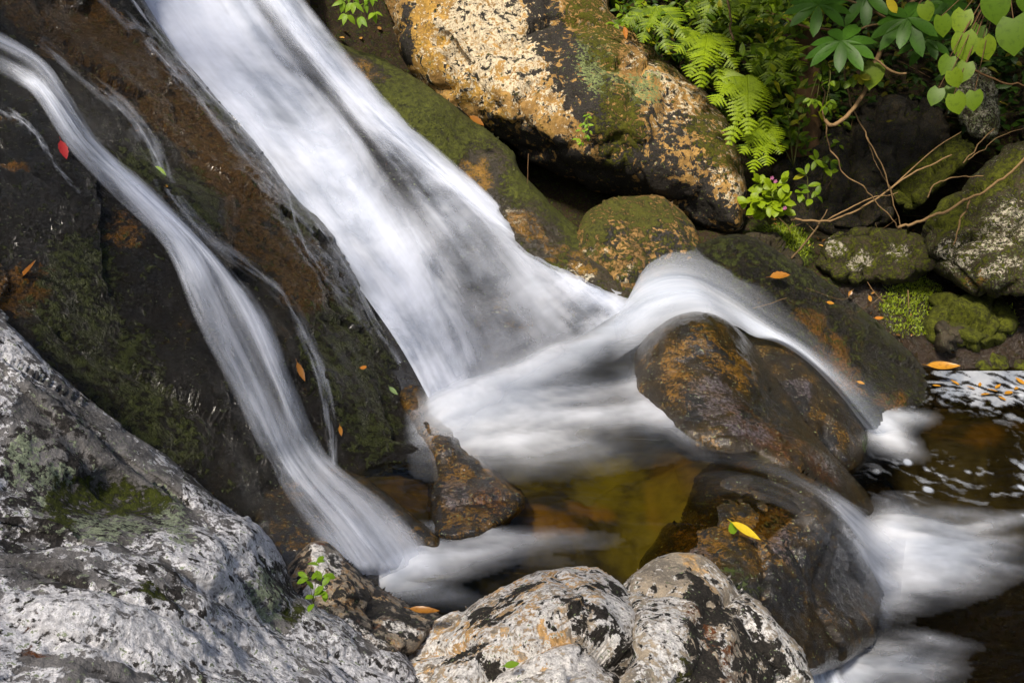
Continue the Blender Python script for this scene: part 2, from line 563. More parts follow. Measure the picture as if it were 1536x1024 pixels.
# mossy ledge beside the broad fall
rock('mossy_ledge', M_BANK,
     [(497, 60), (535, 76), (575, 90), (640, 128), (700, 172), (765, 222), (785, 262), (830, 308), (870, 345), (900, 360), (960, 430), (975, 470), (900, 445), (790, 395), (690, 310), (600, 235), (520, 130), (488, 84)],
     [(420, -100, 7.2), (500, 90, 6.65), (560, 105, 6.75), (620, 230, 6.32), (690, 310, 6.15), (700, 185, 6.55), (770, 240, 6.4), (800, 340, 5.95), (900, 420, 5.72), (850, 345, 6.1), (945, 450, 5.65), (650, 170, 6.45)],
     'moss covered rock ledge along the far edge of the broad waterfall', R=26, T=.2, back=.7, step=3.5, amp=.045, freq=3.0, seed=6, facet=.02, rough=.4,
     base=dict(moss=.75, wet=.35, dark=.2), zones=[('moss', .3, [(530, 100, 50, 20, 20), (720, 260, 40, 50, 40), (800, 350, 60, 40, 40), (900, 420, 60, 30, 30), (740, 320, 60, 30, 40)]),
            ('ochre', .55, [(535, 100, 45, 14, 20), (690, 235, 14, 40, -20), (720, 265, 30, 25, 40), (790, 340, 40, 25, 45), (860, 400, 40, 25, 30)]), ('white', .45, [(770, 320, 30, 14, 50), (870, 410, 30, 12, 30)]), ('wet', .8, [(780, 340, 70, 30, 40)])])
# great lichened boulder
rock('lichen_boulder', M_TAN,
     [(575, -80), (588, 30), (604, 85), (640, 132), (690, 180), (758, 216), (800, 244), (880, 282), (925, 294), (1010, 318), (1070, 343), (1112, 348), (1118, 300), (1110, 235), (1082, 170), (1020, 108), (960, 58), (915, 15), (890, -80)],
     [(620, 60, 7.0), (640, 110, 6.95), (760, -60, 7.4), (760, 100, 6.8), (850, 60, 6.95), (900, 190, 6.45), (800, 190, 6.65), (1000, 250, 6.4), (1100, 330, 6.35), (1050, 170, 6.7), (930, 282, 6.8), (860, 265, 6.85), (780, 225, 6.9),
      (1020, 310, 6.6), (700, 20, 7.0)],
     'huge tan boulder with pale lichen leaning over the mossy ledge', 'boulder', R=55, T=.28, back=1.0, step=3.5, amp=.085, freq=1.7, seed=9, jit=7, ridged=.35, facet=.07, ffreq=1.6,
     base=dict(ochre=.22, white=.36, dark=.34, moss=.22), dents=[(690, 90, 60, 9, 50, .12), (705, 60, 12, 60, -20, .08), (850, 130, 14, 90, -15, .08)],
     zones=[('white', .68, [(745, 55, 95, 80, 30)]), ('white', .5, [(1040, 150, 90, 30, 45), (850, 150, 40, 30, 0), (1090, 260, 25, 60, 0), (1000, 170, 50, 25, 35)]), ('ochre', .62, [(640, 40, 40, 90, 10), (700, 120, 60, 40, 40), (740, 170, 40, 20, 30)]),  # upper left cream and ochre also paint golden sunlight onto the stone
            ('dark', .75, [(830, 245, 190, 42, 18), (880, 130, 45, 90, -20), (820, 40, 30, 70, -25), (960, 240, 60, 70, 0), (1020, 300, 90, 40, 20), (610, 60, 10, 60, 0)]), ('dark', .55, [(1000, 200, 110, 50, 40)]),  # dark along the undercut foot is painted shade; other blotches are mottling
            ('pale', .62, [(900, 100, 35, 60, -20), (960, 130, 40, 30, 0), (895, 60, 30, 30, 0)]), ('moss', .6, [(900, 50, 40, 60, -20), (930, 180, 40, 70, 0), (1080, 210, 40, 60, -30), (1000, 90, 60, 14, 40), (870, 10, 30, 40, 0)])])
# tan knob under the boulder
rock('tan_rock', M_TAN, [(862, 372), (872, 330), (905, 302), (950, 292), (1000, 298), (1036, 330), (1052, 375), (1040, 420), (985, 440), (935, 465), (900, 440), (875, 405)],
     [(950, 350, 5.95), (900, 390, 5.82), (1020, 360, 6.02), (960, 310, 6.15), (945, 440, 5.72), (1020, 410, 5.85)],
     'knobbly tan rock with green moss on top below the great boulder', R=40, T=.22, back=.4, step=3, amp=.09, freq=3.2, seed=12, ridged=.3,
     base=dict(ochre=.25, dark=.4, moss=.45, wet=.3), zones=[('moss', .7, [(960, 315, 70, 22, 10), (890, 340, 20, 30, 0)]), ('dark', .7, [(1010, 370, 35, 45, 0), (905, 350, 25, 20, 0), (980, 420, 30, 20, 0)]), ('white', .5, [(895, 375, 25, 20, 0), (945, 420, 25, 25, 0)])])
# dark sloping slab behind the chute
rock('dark_slab', M_BED, [(985, 430), (1010, 385), (1060, 362), (1115, 352), (1180, 385), (1260, 436), (1320, 486), (1370, 532), (1398, 572), (1396, 612), (1345, 665), (1280, 640), (1190, 560), (1100, 500), (1010, 460)],
     [(1060, 385, 5.95), (1120, 380, 6.0), (1180, 425, 5.9), (1300, 500, 5.95), (1390, 580, 5.8), (1200, 520, 5.62), (1300, 610, 5.42), (1100, 460, 5.72), (1340, 640, 5.3), (1020, 430, 5.75)],
     'smooth dark slab sloping to the right hand pool behind the narrow chute', R=30, T=.16, back=.6, step=3.5, amp=.04, freq=2.6, seed=14,
     base=dict(wet=.6, dark=.2, moss=.42, ochre=.16, rust=.3), zones=[('ochre', .6, [(1240, 500, 70, 14, 40), (1260, 560, 60, 25, 40), (1210, 475, 25, 12, 0), (1330, 600, 30, 20, 0)]), ('moss', .55, [(1080, 370, 60, 20, 15), (1330, 490, 60, 12, 42), (1180, 400, 60, 14, 30)])])
# brown rounded boulder in mid stream
rock('brown_boulder', M_BROWN, [(938, 590), (948, 545), (957, 518), (985, 491), (1020, 473), (1058, 469), (1090, 481), (1120, 506), (1150, 545), (1180, 588), (1215, 638), (1255, 688), (1305, 745), (1310, 775), (1250, 775), (1150, 720), (1050, 690), (975, 640)],
     [(1000, 520, 4.72), (1060, 490, 4.75), (1060, 570, 4.45), (1020, 600, 4.36), (960, 560, 4.66), (1100, 640, 4.15), (1150, 560, 4.75), (1200, 680, 4.15), (1290, 740, 4.4), (1180, 620, 4.5), (1120, 690, 4.05), (1240, 740, 4.2)],
     'rounded wet brown boulder with amber patches standing in mid stream', 'boulder', R=42, T=.28, back=.5, step=3, amp=.035, freq=2.4, seed=17, jit=2, facet=.008, rough=.12,
     base=dict(wet=.95, ochre=.24, dark=.15), zones=[('ochre', .58, [(1090, 540, 70, 26, 40), (1015, 560, 24, 60, 0)]), ('dark', .55, [(1060, 520, 60, 20, 40), (1150, 600, 60, 25, 55), (1040, 610, 20, 30, 0), (1130, 620, 20, 20, 0)]),
            ('white', .48, [(1070, 600, 50, 40, 20), (1120, 640, 60, 20, 30)]), ('rust', .46, [(1150, 650, 70, 26, 38), (1230, 700, 50, 14, 45)])])
rock('brown_rock', M_BROWN, [(1110, 510), (1135, 503), (1172, 512), (1215, 538), (1255, 578), (1285, 622), (1304, 658), (1290, 705), (1230, 720), (1170, 650), (1125, 570)],
     [(1180, 540, 5.2), (1250, 620, 5.02), (1290, 670, 4.98), (1200, 620, 4.92), (1140, 520, 5.3)],
     'smaller round olive brown rock just behind the mid stream boulder', R=36, T=.2, back=.35, step=3, amp=.03, freq=3, seed=19, jit=2, facet=.008, rough=.12,
     base=dict(wet=.95, ochre=.3, dark=.2), zones=[('white', .5, [(1195, 585, 24, 24, 0)]), ('dark', .6, [(1180, 610, 30, 40, -30), (1240, 670, 20, 30, 0)]), ('moss', .6, [(1300, 665, 10, 20, 0)])])
# ledge rock the pool spills over
rock('overflow_ledge', M_BROWN, [(960, 860), (985, 810), (1020, 765), (1045, 705), (1090, 672), (1150, 680), (1215, 712), (1255, 752), (1290, 810), (1318, 868), (1328, 905), (1310, 960), (1230, 1010), (1130, 1000), (1040, 940)],
     [(1100, 800, 3.46), (1050, 720, 3.95), (1120, 690, 4.02), (1165, 715, 3.885), (1205, 745, 3.735), (1226, 742, 3.70), (1215, 775, 3.60), (1256, 780, 3.66), (1318, 880, 3.9), (1200, 900, 3.3), (1290, 930, 3.55), (1150, 950, 3.05), (1030, 830, 3.42), (1010, 780, 3.75), (1240, 830, 3.55)],
     'dark submerged ledge rock where the pool spills into the lower pool', R=34, T=.2, back=.5, step=3.2, amp=.05, freq=2.6, seed=21, jit=2,
     base=dict(wet=.95, ochre=.28, dark=.35), zones=[('ochre', .6, [(1050, 830, 40, 40, 0), (1160, 800, 40, 50, -20), (1110, 790, 30, 20, 0)]), ('white', .5, [(1175, 810, 20, 50, -25), (1050, 840, 20, 20, 0)]), ('dark', .65, [(1250, 850, 50, 70, -30), (1150, 890, 60, 40, 0)]), ('moss', .45, [(1100, 880, 60, 50, 0)])])
# amber finger beside the alcove
rock('amber_rock', M_BROWN, [(598, 590), (622, 570), (655, 612), (700, 660), (745, 706), (788, 744), (765, 785), (700, 812), (650, 805), (640, 745), (648, 690), (620, 640)],
     [(622, 592, 4.45), (660, 650, 4.1), (700, 700, 3.9), (765, 748, 3.66), (680, 775, 3.52), (655, 720, 3.8), (730, 775, 3.52)],
     'wet amber mottled rock finger dividing the waterfall from the little alcove', R=24, T=.14, back=.4, step=2.6, amp=.035, freq=4, seed=23, jit=3, facet=.01, rough=.15,
     base=dict(wet=.9, ochre=.55, dark=.4), zones=[('white', .5, [(625, 620, 14, 20, 0), (680, 740, 25, 25, 0)]), ('dark', .6, [(700, 690, 60, 12, 45), (650, 760, 14, 40, 0)]), ('rust', .5, [(735, 745, 30, 25, 30)])])
# bed of the narrow fall
rock('amber_bedrock', M_BROWN, [(370, 720), (410, 690), (460, 690), (520, 704), (580, 738), (630, 780), (662, 806), (668, 840), (610, 890), (520, 900), (440, 880), (385, 800)],
     [(420, 710, 3.6), (500, 740, 3.5), (580, 780, 3.4), (650, 815, 3.36), (600, 850, 3.30), (640, 830, 3.38), (520, 850, 3.12), (440, 810, 3.15)],
     'amber bedrock lobe at the foot of the narrow waterfall', R=24, T=.14, back=.4, step=3, amp=.025, freq=3.4, seed=25, facet=.01, rough=.12,
     base=dict(wet=.9, ochre=.4, dark=.5, moss=.2), key='amber')
# foreground
rock('grey_outcrop', M_GREY, [(-170, 360), (-60, 430), (0, 472), (50, 522), (120, 590), (200, 650), (262, 692), (330, 750), (385, 790), (428, 848), (448, 892), (520, 932), (590, 962), (612, 990), (645, 1040), (720, 1150), (-170, 1150)],
     [(-150, 400, 2.75), (0, 480, 2.7), (0, 600, 2.35), (0, 740, 2.1), (0, 1000, 1.62), (-150, 1100, 1.35), (200, 660, 2.6), (150, 640, 2.55), (150, 830, 2.0), (300, 1000, 1.9), (400, 830, 2.62), (400, 950, 2.25), (590, 972, 2.66), (600, 1024, 2.4), (300, 760, 2.52),
      (170, 740, 2.38), (330, 830, 2.28), (230, 800, 2.22), (700, 1130, 2.2), (300, 1130, 1.6), (100, 930, 1.75)],
     'big grey lichen covered outcrop filling the lower left foreground', 'outcrop', R=36, T=.14, back=.9, step=3.6, amp=.085, freq=2.3, seed=28, jit=4, ridged=.4, stretch=((.75, .1, -.55), 2.2),
     base=dict(white=.5, dark=.28, pale=.1), dents=[(260, 740, 160, 9, 38, .03), (150, 900, 170, 10, 22, .035), (330, 960, 150, 9, 33, .025), (60, 620, 130, 9, 42, .03), (190, 745, 110, 26, 15, .10), (420, 880, 70, 16, 40, .06), (60, 800, 90, 14, 10, .06), (330, 900, 120, 14, 32, .05)],
     zones=[('white', .7, [(320, 850, 110, 40, 40), (250, 960, 200, 60, 15), (60, 950, 90, 60, 0), (540, 1000, 80, 30, 10), (380, 800, 30, 50, -30), (20, 560, 30, 60, 0)]), ('white', .2, [(120, 660, 150, 60, 38), (60, 860, 90, 25, 10), (150, 1010, 120, 14, 10)]),
            ('dark', .55, [(170, 760, 120, 30, 10), (250, 890, 50, 25, 40), (80, 680, 70, 90, 30), (420, 880, 40, 30, 40), (300, 720, 60, 16, 40), (120, 880, 70, 25, 10), (60, 790, 60, 30, 0)]), ('dark', .08, [(300, 980, 180, 30, 10)]),
            ('moss', .62, [(180, 740, 90, 24, 8), (100, 750, 30, 40, 0), (225, 895, 30, 16, 30), (440, 920, 20, 14, 50)]), ('pale', .6, [(130, 770, 100, 26, 5), (260, 770, 20, 50, -35), (400, 900, 20, 40, -30), (40, 680, 25, 40, 0), (90, 720, 30, 30, 0)]),
            ('rust', .35, [(60, 960, 60, 30, 0)])])
rock('cream_boulder', M_CREAM, [(572, 1010), (588, 978), (625, 950), (680, 920), (740, 890), (800, 862), (860, 850), (905, 857), (935, 880), (962, 902), (990, 940), (1010, 1150), (560, 1150)],
     [(880, 866, 2.92), (760, 900, 2.82), (880, 940, 2.55), (700, 970, 2.62), (880, 1024, 2.35), (640, 1010, 2.58), (780, 1024, 2.38), (960, 940, 2.7), (780, 1140, 2.1), (960, 1140, 2.25)],
     'cream and grey lichened boulder with orange tints at the bottom centre', 'boulder', R=34, T=.12, back=.6, step=3.2, amp=.05, freq=2.6, seed=31, jit=6, facet=.06, ffreq=2.2,
     base=dict(white=.54, ochre=.45, dark=.25), zones=[('ochre', .7, [(820, 880, 90, 20, -15), (680, 960, 80, 30, -20), (830, 960, 50, 40, 0), (640, 985, 50, 20, -20)]), ('dark', .58, [(690, 990, 70, 18, -10), (905, 890, 35, 14, 0), (740, 930, 50, 20, -20), (950, 990, 30, 50, 0), (880, 930, 40, 20, 20), (780, 900, 40, 12, -20)]), ('white', .72, [(880, 980, 70, 50, 0), (760, 1000, 50, 30, 0), (920, 920, 30, 40, 0)]), ('dark', .15, [(860, 990, 50, 40, 0)]), ('ochre', .05, [(900, 980, 60, 60, 0)])])
rock('dark_streaked_boulder', M_CREAM, [(930, 885), (968, 846), (1008, 827), (1050, 829), (1090, 858), (1132, 902), (1172, 952), (1202, 1002), (1225, 1150), (930, 1150), (950, 960)],
     [(1020, 842, 3.02), (1000, 930, 2.64), (1080, 950, 2.7), (1180, 985, 2.86), (1000, 1024, 2.42), (1100, 1030, 2.55), (960, 890, 2.85), (1080, 1140, 2.3), (1200, 1140, 2.6)],
     'grey boulder streaked black and rusty beside the cream boulder', 'boulder', R=30, T=.12, back=.6, step=3.2, amp=.05, freq=2.8, seed=34, jit=6, facet=.06, ffreq=2.2,
     base=dict(white=.48, dark=.36, ochre=.12), zones=[('white', .2, [(1000, 850, 50, 20, -20)]), ('dark', .2, [(1000, 850, 50, 20, -20)]), ('dark', .66, [(1090, 930, 30, 90, -35), (1050, 990, 30, 70, -10), (1130, 1000, 40, 60, -30)]), ('rust', .5, [(1060, 950, 30, 80, -25), (1100, 1000, 40, 40, 0)]), ('white', .68, [(1000, 950, 30, 60, 0), (1150, 970, 20, 60, -35), (1020, 1010, 30, 30, 0)]), ('ochre', .55, [(1060, 860, 50, 16, 40)]), ('moss', .5, [(1030, 1000, 12, 40, -20)])])
rock('plant_rock', M_CREAM, [(395, 900), (420, 862), (452, 825), (470, 812), (492, 813), (520, 838), (560, 870), (612, 904), (668, 925), (640, 962), (590, 990), (480, 970), (415, 930)],
     [(480, 830, 2.92), (560, 900, 2.88), (645, 935, 2.9), (480, 920, 2.72), (520, 880, 2.82), (580, 950, 2.72), (430, 890, 2.8)],
     'small brown rock with pale patches and a green sapling by the narrow fall', R=24, T=.12, back=.3, step=2.6, amp=.05, freq=4, seed=36, jit=3,
     base=dict(dark=.5, ochre=.35, wet=.3, white=.1, rust=.4), zones=[('white', .75, [(480, 840, 16, 30, -10), (505, 840, 12, 18, -30), (468, 880, 20, 10, -20), (605, 940, 40, 12, 20), (530, 950, 50, 20, 20)]), ('dark', .1, [(480, 835, 14, 25, 0), (470, 880, 16, 10, 0)]), ('dark', .75, [(600, 915, 50, 12, 28)])])
# right bank rocks
rock('white_lichen_rock', M_BANK, [(1226, 388), (1248, 357), (1300, 342), (1365, 346), (1402, 366), (1400, 402), (1345, 428), (1270, 425), (1232, 408)],
     [(1300, 370, 6.35), (1250, 390, 6.3), (1380, 380, 6.35), (1310, 415, 6.25)],
     'low mossy rock with white lichen patches on the right bank', R=20, T=.16, back=.3, step=2.6, amp=.05, freq=4, seed=40, jit=12, facet=.08, ffreq=4.5,
     base=dict(moss=.5, dark=.3, pale=.2), zones=[('white', .66, [(1290, 390, 30, 14, -20), (1350, 378, 24, 20, 0), (1255, 370, 20, 12, 0)])])
rock('bank_boulder', M_BANK, [(1384, 352), (1415, 300), (1475, 256), (1536, 205), (1680, 150), (1680, 460), (1536, 440), (1480, 444), (1432, 427), (1400, 400)],
     [(1420, 350, 6.25), (1500, 290, 6.2), (1500, 400, 5.95), (1600, 250, 6.2), (1620, 420, 5.8)],
     'large speckled boulder on the right bank at the picture edge', 'boulder', R=40, T=.25, back=.7, step=3, amp=.06, freq=3, seed=42, ridged=.3, jit=12, facet=.09, ffreq=2.4,
     base=dict(moss=.42, dark=.4, pale=.3, white=.3), zones=[('white', .58, [(1440, 380, 40, 30, -30), (1510, 340, 50, 30, -30), (1500, 400, 40, 14, -20)]), ('moss', .7, [(1420, 320, 30, 30, 0), (1490, 270, 60, 16, -35)]), ('ochre', .5, [(1470, 415, 40, 20, -30)])])
for (nm, ol, ct, lb, sd_, bs) in [
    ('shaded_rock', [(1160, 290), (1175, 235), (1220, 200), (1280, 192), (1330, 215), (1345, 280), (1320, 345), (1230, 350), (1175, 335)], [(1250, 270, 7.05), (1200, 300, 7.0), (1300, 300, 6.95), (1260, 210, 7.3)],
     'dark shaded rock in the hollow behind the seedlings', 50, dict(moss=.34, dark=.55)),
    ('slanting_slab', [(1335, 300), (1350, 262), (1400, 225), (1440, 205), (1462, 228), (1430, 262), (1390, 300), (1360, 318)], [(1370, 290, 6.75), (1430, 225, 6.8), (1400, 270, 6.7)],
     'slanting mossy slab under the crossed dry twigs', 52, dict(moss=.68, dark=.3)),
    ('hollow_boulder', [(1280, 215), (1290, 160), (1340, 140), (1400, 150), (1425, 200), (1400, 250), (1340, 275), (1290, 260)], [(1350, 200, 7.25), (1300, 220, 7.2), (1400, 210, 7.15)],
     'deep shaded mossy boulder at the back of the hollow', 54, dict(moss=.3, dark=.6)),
    ('lichen_stone', [(1432, 140), (1440, 105), (1465, 98), (1490, 130), (1500, 175), (1490, 205), (1450, 200)], [(1465, 150, 6.9), (1450, 170, 6.85)],
     'speckled lichen stone standing behind the round leaves', 56, dict(moss=.3, white=.5, pale=.4, dark=.35)),
    ('bank_stone', [(1402, 505), (1412, 488), (1440, 490), (1446, 512), (1432, 524), (1408, 522)], [(1425, 505, 5.98)], 'small smooth brown stone in the moss above the pool', 58, dict(dark=.2, wet=.3)),
    ('mossy_stone', [(1388, 470), (1400, 440), (1450, 432), (1500, 440), (1520, 480), (1500, 520), (1440, 525), (1395, 515)], [(1440, 470, 6.2), (1490, 490, 6.1), (1420, 500, 6.1)], 'low green mossy stone below the speckled bank boulder', 60, dict(moss=.75, dark=.3)),
    ('ledge_stone', [(1380, 545), (1400, 522), (1470, 520), (1560, 530), (1660, 525), (1660, 570), (1540, 566), (1440, 562), (1395, 562)], [(1400, 524, 6.3), (1400, 560, 6.05), (1640, 526, 6.25), (1640, 565, 5.95), (1520, 545, 6.12)], 'low mossy ledge of stone along the pool edge', 62, dict(moss=.6, dark=.4)),
    ('gap_stone', [(1085, 395), (1100, 362), (1140, 350), (1175, 362), (1200, 395), (1180, 418), (1120, 420)], [(1140, 385, 6.25), (1170, 395, 6.2)], 'rounded brown stone beneath the tip of the great boulder', 64, dict(moss=.35, dark=.4)),
    ]:
    if len(ct) == 1:
        c = ct[0]; ct = [c, (c[0] + 20, c[1], c[2] + .01), (c[0], c[1] + 20, c[2] - .05)]
    if len(ct) == 2:
        c = ct[0]; ct = ct + [(c[0], c[1] - 40, c[2] + .12)]
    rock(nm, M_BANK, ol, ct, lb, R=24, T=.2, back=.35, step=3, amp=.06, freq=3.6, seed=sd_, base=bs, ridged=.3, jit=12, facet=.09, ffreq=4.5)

# the bed of the pool: sloping stone washed amber and olive, seen through the water
def bed_mat():
    t = NT('stream_bed')
    co = t.n('ShaderNodeTexCoord').outputs[3]
    oc, dk, wh, pl = t.sep('mA')
    mo, wet, ru, _x = t.sep('mB')
    n = t.noise(co, 4, 5, .55, .6)
    n2 = t.noise(co, 16, 5, .6, .3)
    nn = t.math('MULTIPLY', t.math('SUBTRACT', t.fmix(.35, n, n2), .5), 1.1)
    col = t.mix(t.step(n2, .3, .7), (.022, .016, .007), (.05, .04, .015))
    col = t.mix(t.step(t.math('ADD', oc, nn), .1, .95), col, (.19, .10, .016))
    col = t.mix(t.step(t.math('ADD', mo, nn), .1, .95), col, (.17, .15, .010))
    b = t.n('ShaderNodeBsdfPrincipled', Base_Color=col, Roughness=.7)
    t.t.links.new(b.outputs[0], t.out.inputs[0])
    return t.m
M_STREAM = bed_mat()
def bed(ol, zs, zones, seed):
    V, F, px, py, D, nf = relief(ol, [(x, y, float(dz(y, z))) for x, y, z in zs], 30, .05, .3, 5, .03, 2.5, 3, seed, facet=.02, rough=.1)
    A, B = paint(px, py, V, dict(ochre=.05, moss=.05), zones)
    o = make('stream_bed', V, F, M_STREAM, attrs=dict(mA=A, mB=B))
    o['kind'] = 'structure'
bed([(540, 700), (640, 640), (760, 560), (940, 480), (1040, 520), (1120, 680), (1080, 780), (1050, 900), (900, 960), (700, 960), (560, 900)],
    [(640, 660, -.35), (760, 580, -.4), (940, 520, -.4), (1050, 680, -.12), (900, 720, -.28), (820, 780, -.14), (760, 850, -.35), (950, 870, -.3), (640, 870, -.3), (590, 730, -.08), (1040, 800, -.12), (850, 640, -.4), (1000, 600, -.35), (900, 940, -.35)],
    [('moss', 1.1, [(905, 722, 62, 44, 20)]), ('moss', .5, [(830, 690, 90, 50, -20), (980, 760, 70, 60, 0), (950, 830, 60, 40, 0)]), ('ochre', .85, [(800, 782, 80, 26, 6), (890, 765, 40, 14, 20), (600, 732, 18, 6, 0), (985, 740, 18, 50, 10)]), ('ochre', .4, [(1010, 720, 40, 60, 20), (600, 745, 60, 30, 0), (1030, 820, 30, 40, 0)])], 81)
bed([(1290, 640), (1340, 590), (1420, 572), (1560, 565), (1700, 600), (1700, 800), (1500, 830), (1380, 780)],
    [(1340, 640, -.85), (1420, 590, -.8), (1400, 640, -.72), (1475, 670, -.68), (1600, 600, -.85), (1600, 780, -1.0), (1400, 760, -1.0), (1540, 700, -.85)],
    [('ochre', .6, [(1475, 655, 36, 20, 0)]), ('ochre', .35, [(1408, 635, 34, 26, 0), (1540, 640, 40, 14, 0)])], 83)

# ------------------------------------------------------------------ ground: stream bed, banks and hillside
gp = []
def gadd(px, py, d): gp.append(tuple(P(px, py, d)))
for a in [(1110, 372, 6.5), (1200, 385, 6.45), (1300, 440, 6.35), (1400, 500, 6.25), (1400, 552, 6.12), (1536, 556, 6.12), (1536, 470, 6.45), (1700, 470, 6.5), (1250, 330, 7.2), (1180, 345, 6.8), (1400, 260, 7.5), (1300, 110, 8.2),
          (1536, 110, 8.0), (1700, 100, 8.0), (1536, 300, 7.3), (1200, 0, 8.6), (1000, 0, 8.1), (1120, 170, 7.6), (900, -50, 8.4), (560, 60, 7.7), (560, -50, 8.0), (450, 10, 7.5), (400, -60, 7.7), (700, -60, 8.2), (1060, 250, 7.3)]:
    gadd(*a)
gp += [(-.3, 3.2, -.5), (.3, 3.4, -.5), (.6, 2.9, -.55), (0, 4.2, -.45), (.8, 4.8, -.5), (-.5, 2.6, -.5), (1.5, 4.5, -1.0), (2.2, 4, -1.05), (2.8, 4.6, -1.0), (2.0, 3, -1.05), (3.5, 5, -.95), (1.4, 2.6, -1.0), (2.4, 5.2, -.9),
       (-1.5, 4, -.1), (-2.5, 5, .6), (-3.5, 4.5, .9), (-1, 5.4, -.1), (-2.2, 6.5, 1.0), (-4, 7, 1.8), (-1, 1.8, -.2), (-2, 1.5, .2), (-3.5, 2.5, .6), (-1.3, 3, -.4), (0, 1.2, -.5), (1, 1, -.8), (3, 1.5, -.9), (-2.5, 0, 0), (0, -1.5, -.4), (3, -1.5, -.6), (5, 3, -.4), (6, 5, .6),
       (0, 6.3, -.3), (.8, 6.0, -.4), (-.5, 7.3, .3), (5, 8, 1.8), (3, 10, 3.2), (0, 10, 3.0), (-3, 10, 3.2), (-7, 8, 3.5), (-6, 4, 2.2), (-6, 0, 1.2), (7, 10, 4), (8, 0, .8), (0, 14, 6), (8, 14, 7), (-8, 14, 7)]
gp = np.array(gp)
GT = TPS(gp[:, :2], gp[:, 2], inv=False, sc=2.0, reg=3e-3)
def axis(lo, a, b, hi, fine, coarse):
    return np.concatenate([np.arange(lo, a, coarse), np.arange(a, b, fine), np.arange(b, hi + coarse, coarse)])
gx = axis(-12, -3.2, 5.2, 12, .035, .4)
gy = axis(-5, 1.0, 9.2, 16, .035, .4)
X, Y = np.meshgrid(gx, gy)
Z = np.concatenate([GT(X[i], Y[i]) for i in range(len(gy))]).reshape(X.shape)
W = np.stack([X.ravel(), Y.ravel(), Z.ravel()], -1)
W[:, 2] += fbm(W * (1.3, 1.3, 1.3), 5) * .14 + fbm(W * 5, 3) * .03
h, w = X.shape
ids = np.arange(h * w).reshape(h, w)
GF = np.stack([ids[:-1, :-1].ravel(), ids[:-1, 1:].ravel(), ids[1:, 1:].ravel(), ids[1:, :-1].ravel()], -1)
gpx, gpy = project(np.where((W[:, 1:2] > .3), W, [0, 5, 0]))
A, B = paint(gpx, gpy, W, dict(dark=.35, rust=.4, moss=.4),
             [('moss', .8, [(1370, 460, 50, 50, 0), (1170, 370, 50, 40, 0), (1450, 470, 100, 60, 0), (1320, 440, 60, 40, 0)]), ('moss', .6, [(1300, 480, 130, 70, 0), (1480, 530, 110, 30, 0)])])
pool = (W[:, 2] < -.12)
A[pool, 0] = .12; B[pool, 0] = .25; A[pool, 1] = .3; B[pool, 1] = .8
M_GROUND = rock_mat('forest_floor', (.018, .011, .006), (.04, .024, .012), ochre=(.16, .09, .012), moss=(.06, .08, .006), rust=(.07, .03, .012), sc=2.0, bump=1.2)
g = make('ground', W, GF, M_GROUND, origin=(0, 0, 0), attrs=dict(mA=A, mB=B))
g['kind'] = 'structure'

# ------------------------------------------------------------------ water
def pool_mat(name, tint, rough=.12, bump=.006):
    t = NT(name)
    co = t.n('ShaderNodeTexCoord').outputs[3]
    mp = t.n('ShaderNodeMapping', Vector=co)
    mp.inputs[3].default_value = (1.0, 3.0, 1)
    n = t.noise(mp.outputs[0], 3.0, 3, .5, .6)
    bp = t.n('ShaderNodeBump', Strength=.6, Distance=bump * 4, Height=n)
    fr = t.n('ShaderNodeFresnel', IOR=1.33, Normal=bp.outputs[0])
    tr = t.n('ShaderNodeBsdfTransparent', Color=tint)
    gl = t.n('ShaderNodeBsdfGlossy', Color=(.9, .9, .9), Roughness=rough, Normal=bp.outputs[0])
    mx = t.n('ShaderNodeMixShader', i0=fr.outputs[0], i1=tr.outputs[0], i2=gl.outputs[0])
    t.t.links.new(mx.outputs[0], t.out.inputs[0])
    return t.m

def flat_pool(name, outline, z, mat):
    poly = catmull([P(x, y, dz(y, z))[:2] for x, y in outline], 6)
    V = np.concatenate([poly, np.full((len(poly), 1), z)], 1)
    o = make(name, V, [list(range(len(V)))[::-1]], mat, origin=(0, 0, 0), smooth_sh=False)
    if o.data.polygons[0].normal.z < 0:
        o.data.flip_normals()
    o['kind'] = 'structure'
    return o
flat_pool('pool_water', [(500, 720), (560, 690), (640, 670), (640, 580), (760, 530), (940, 455), (1010, 440), (1060, 520), (1100, 640), (1170, 700), (1210, 728), (1216, 750), (1190, 775), (1150, 810), (1100, 860), (1040, 920), (900, 940), (700, 960), (560, 920), (480, 850)], 0.0,
          pool_mat('pool_water', (.58, .53, .30)))
flat_pool('lower_pool_water', [(1180, 650), (1230, 600), (1330, 560), (1400, 545), (1560, 535), (1900, 540), (2100, 700), (2000, 1100), (1500, 1400), (1150, 1300), (1180, 1000), (1230, 850), (1200, 740)], -.55,
          pool_mat('lower_pool_water', (.44, .40, .24), .1))

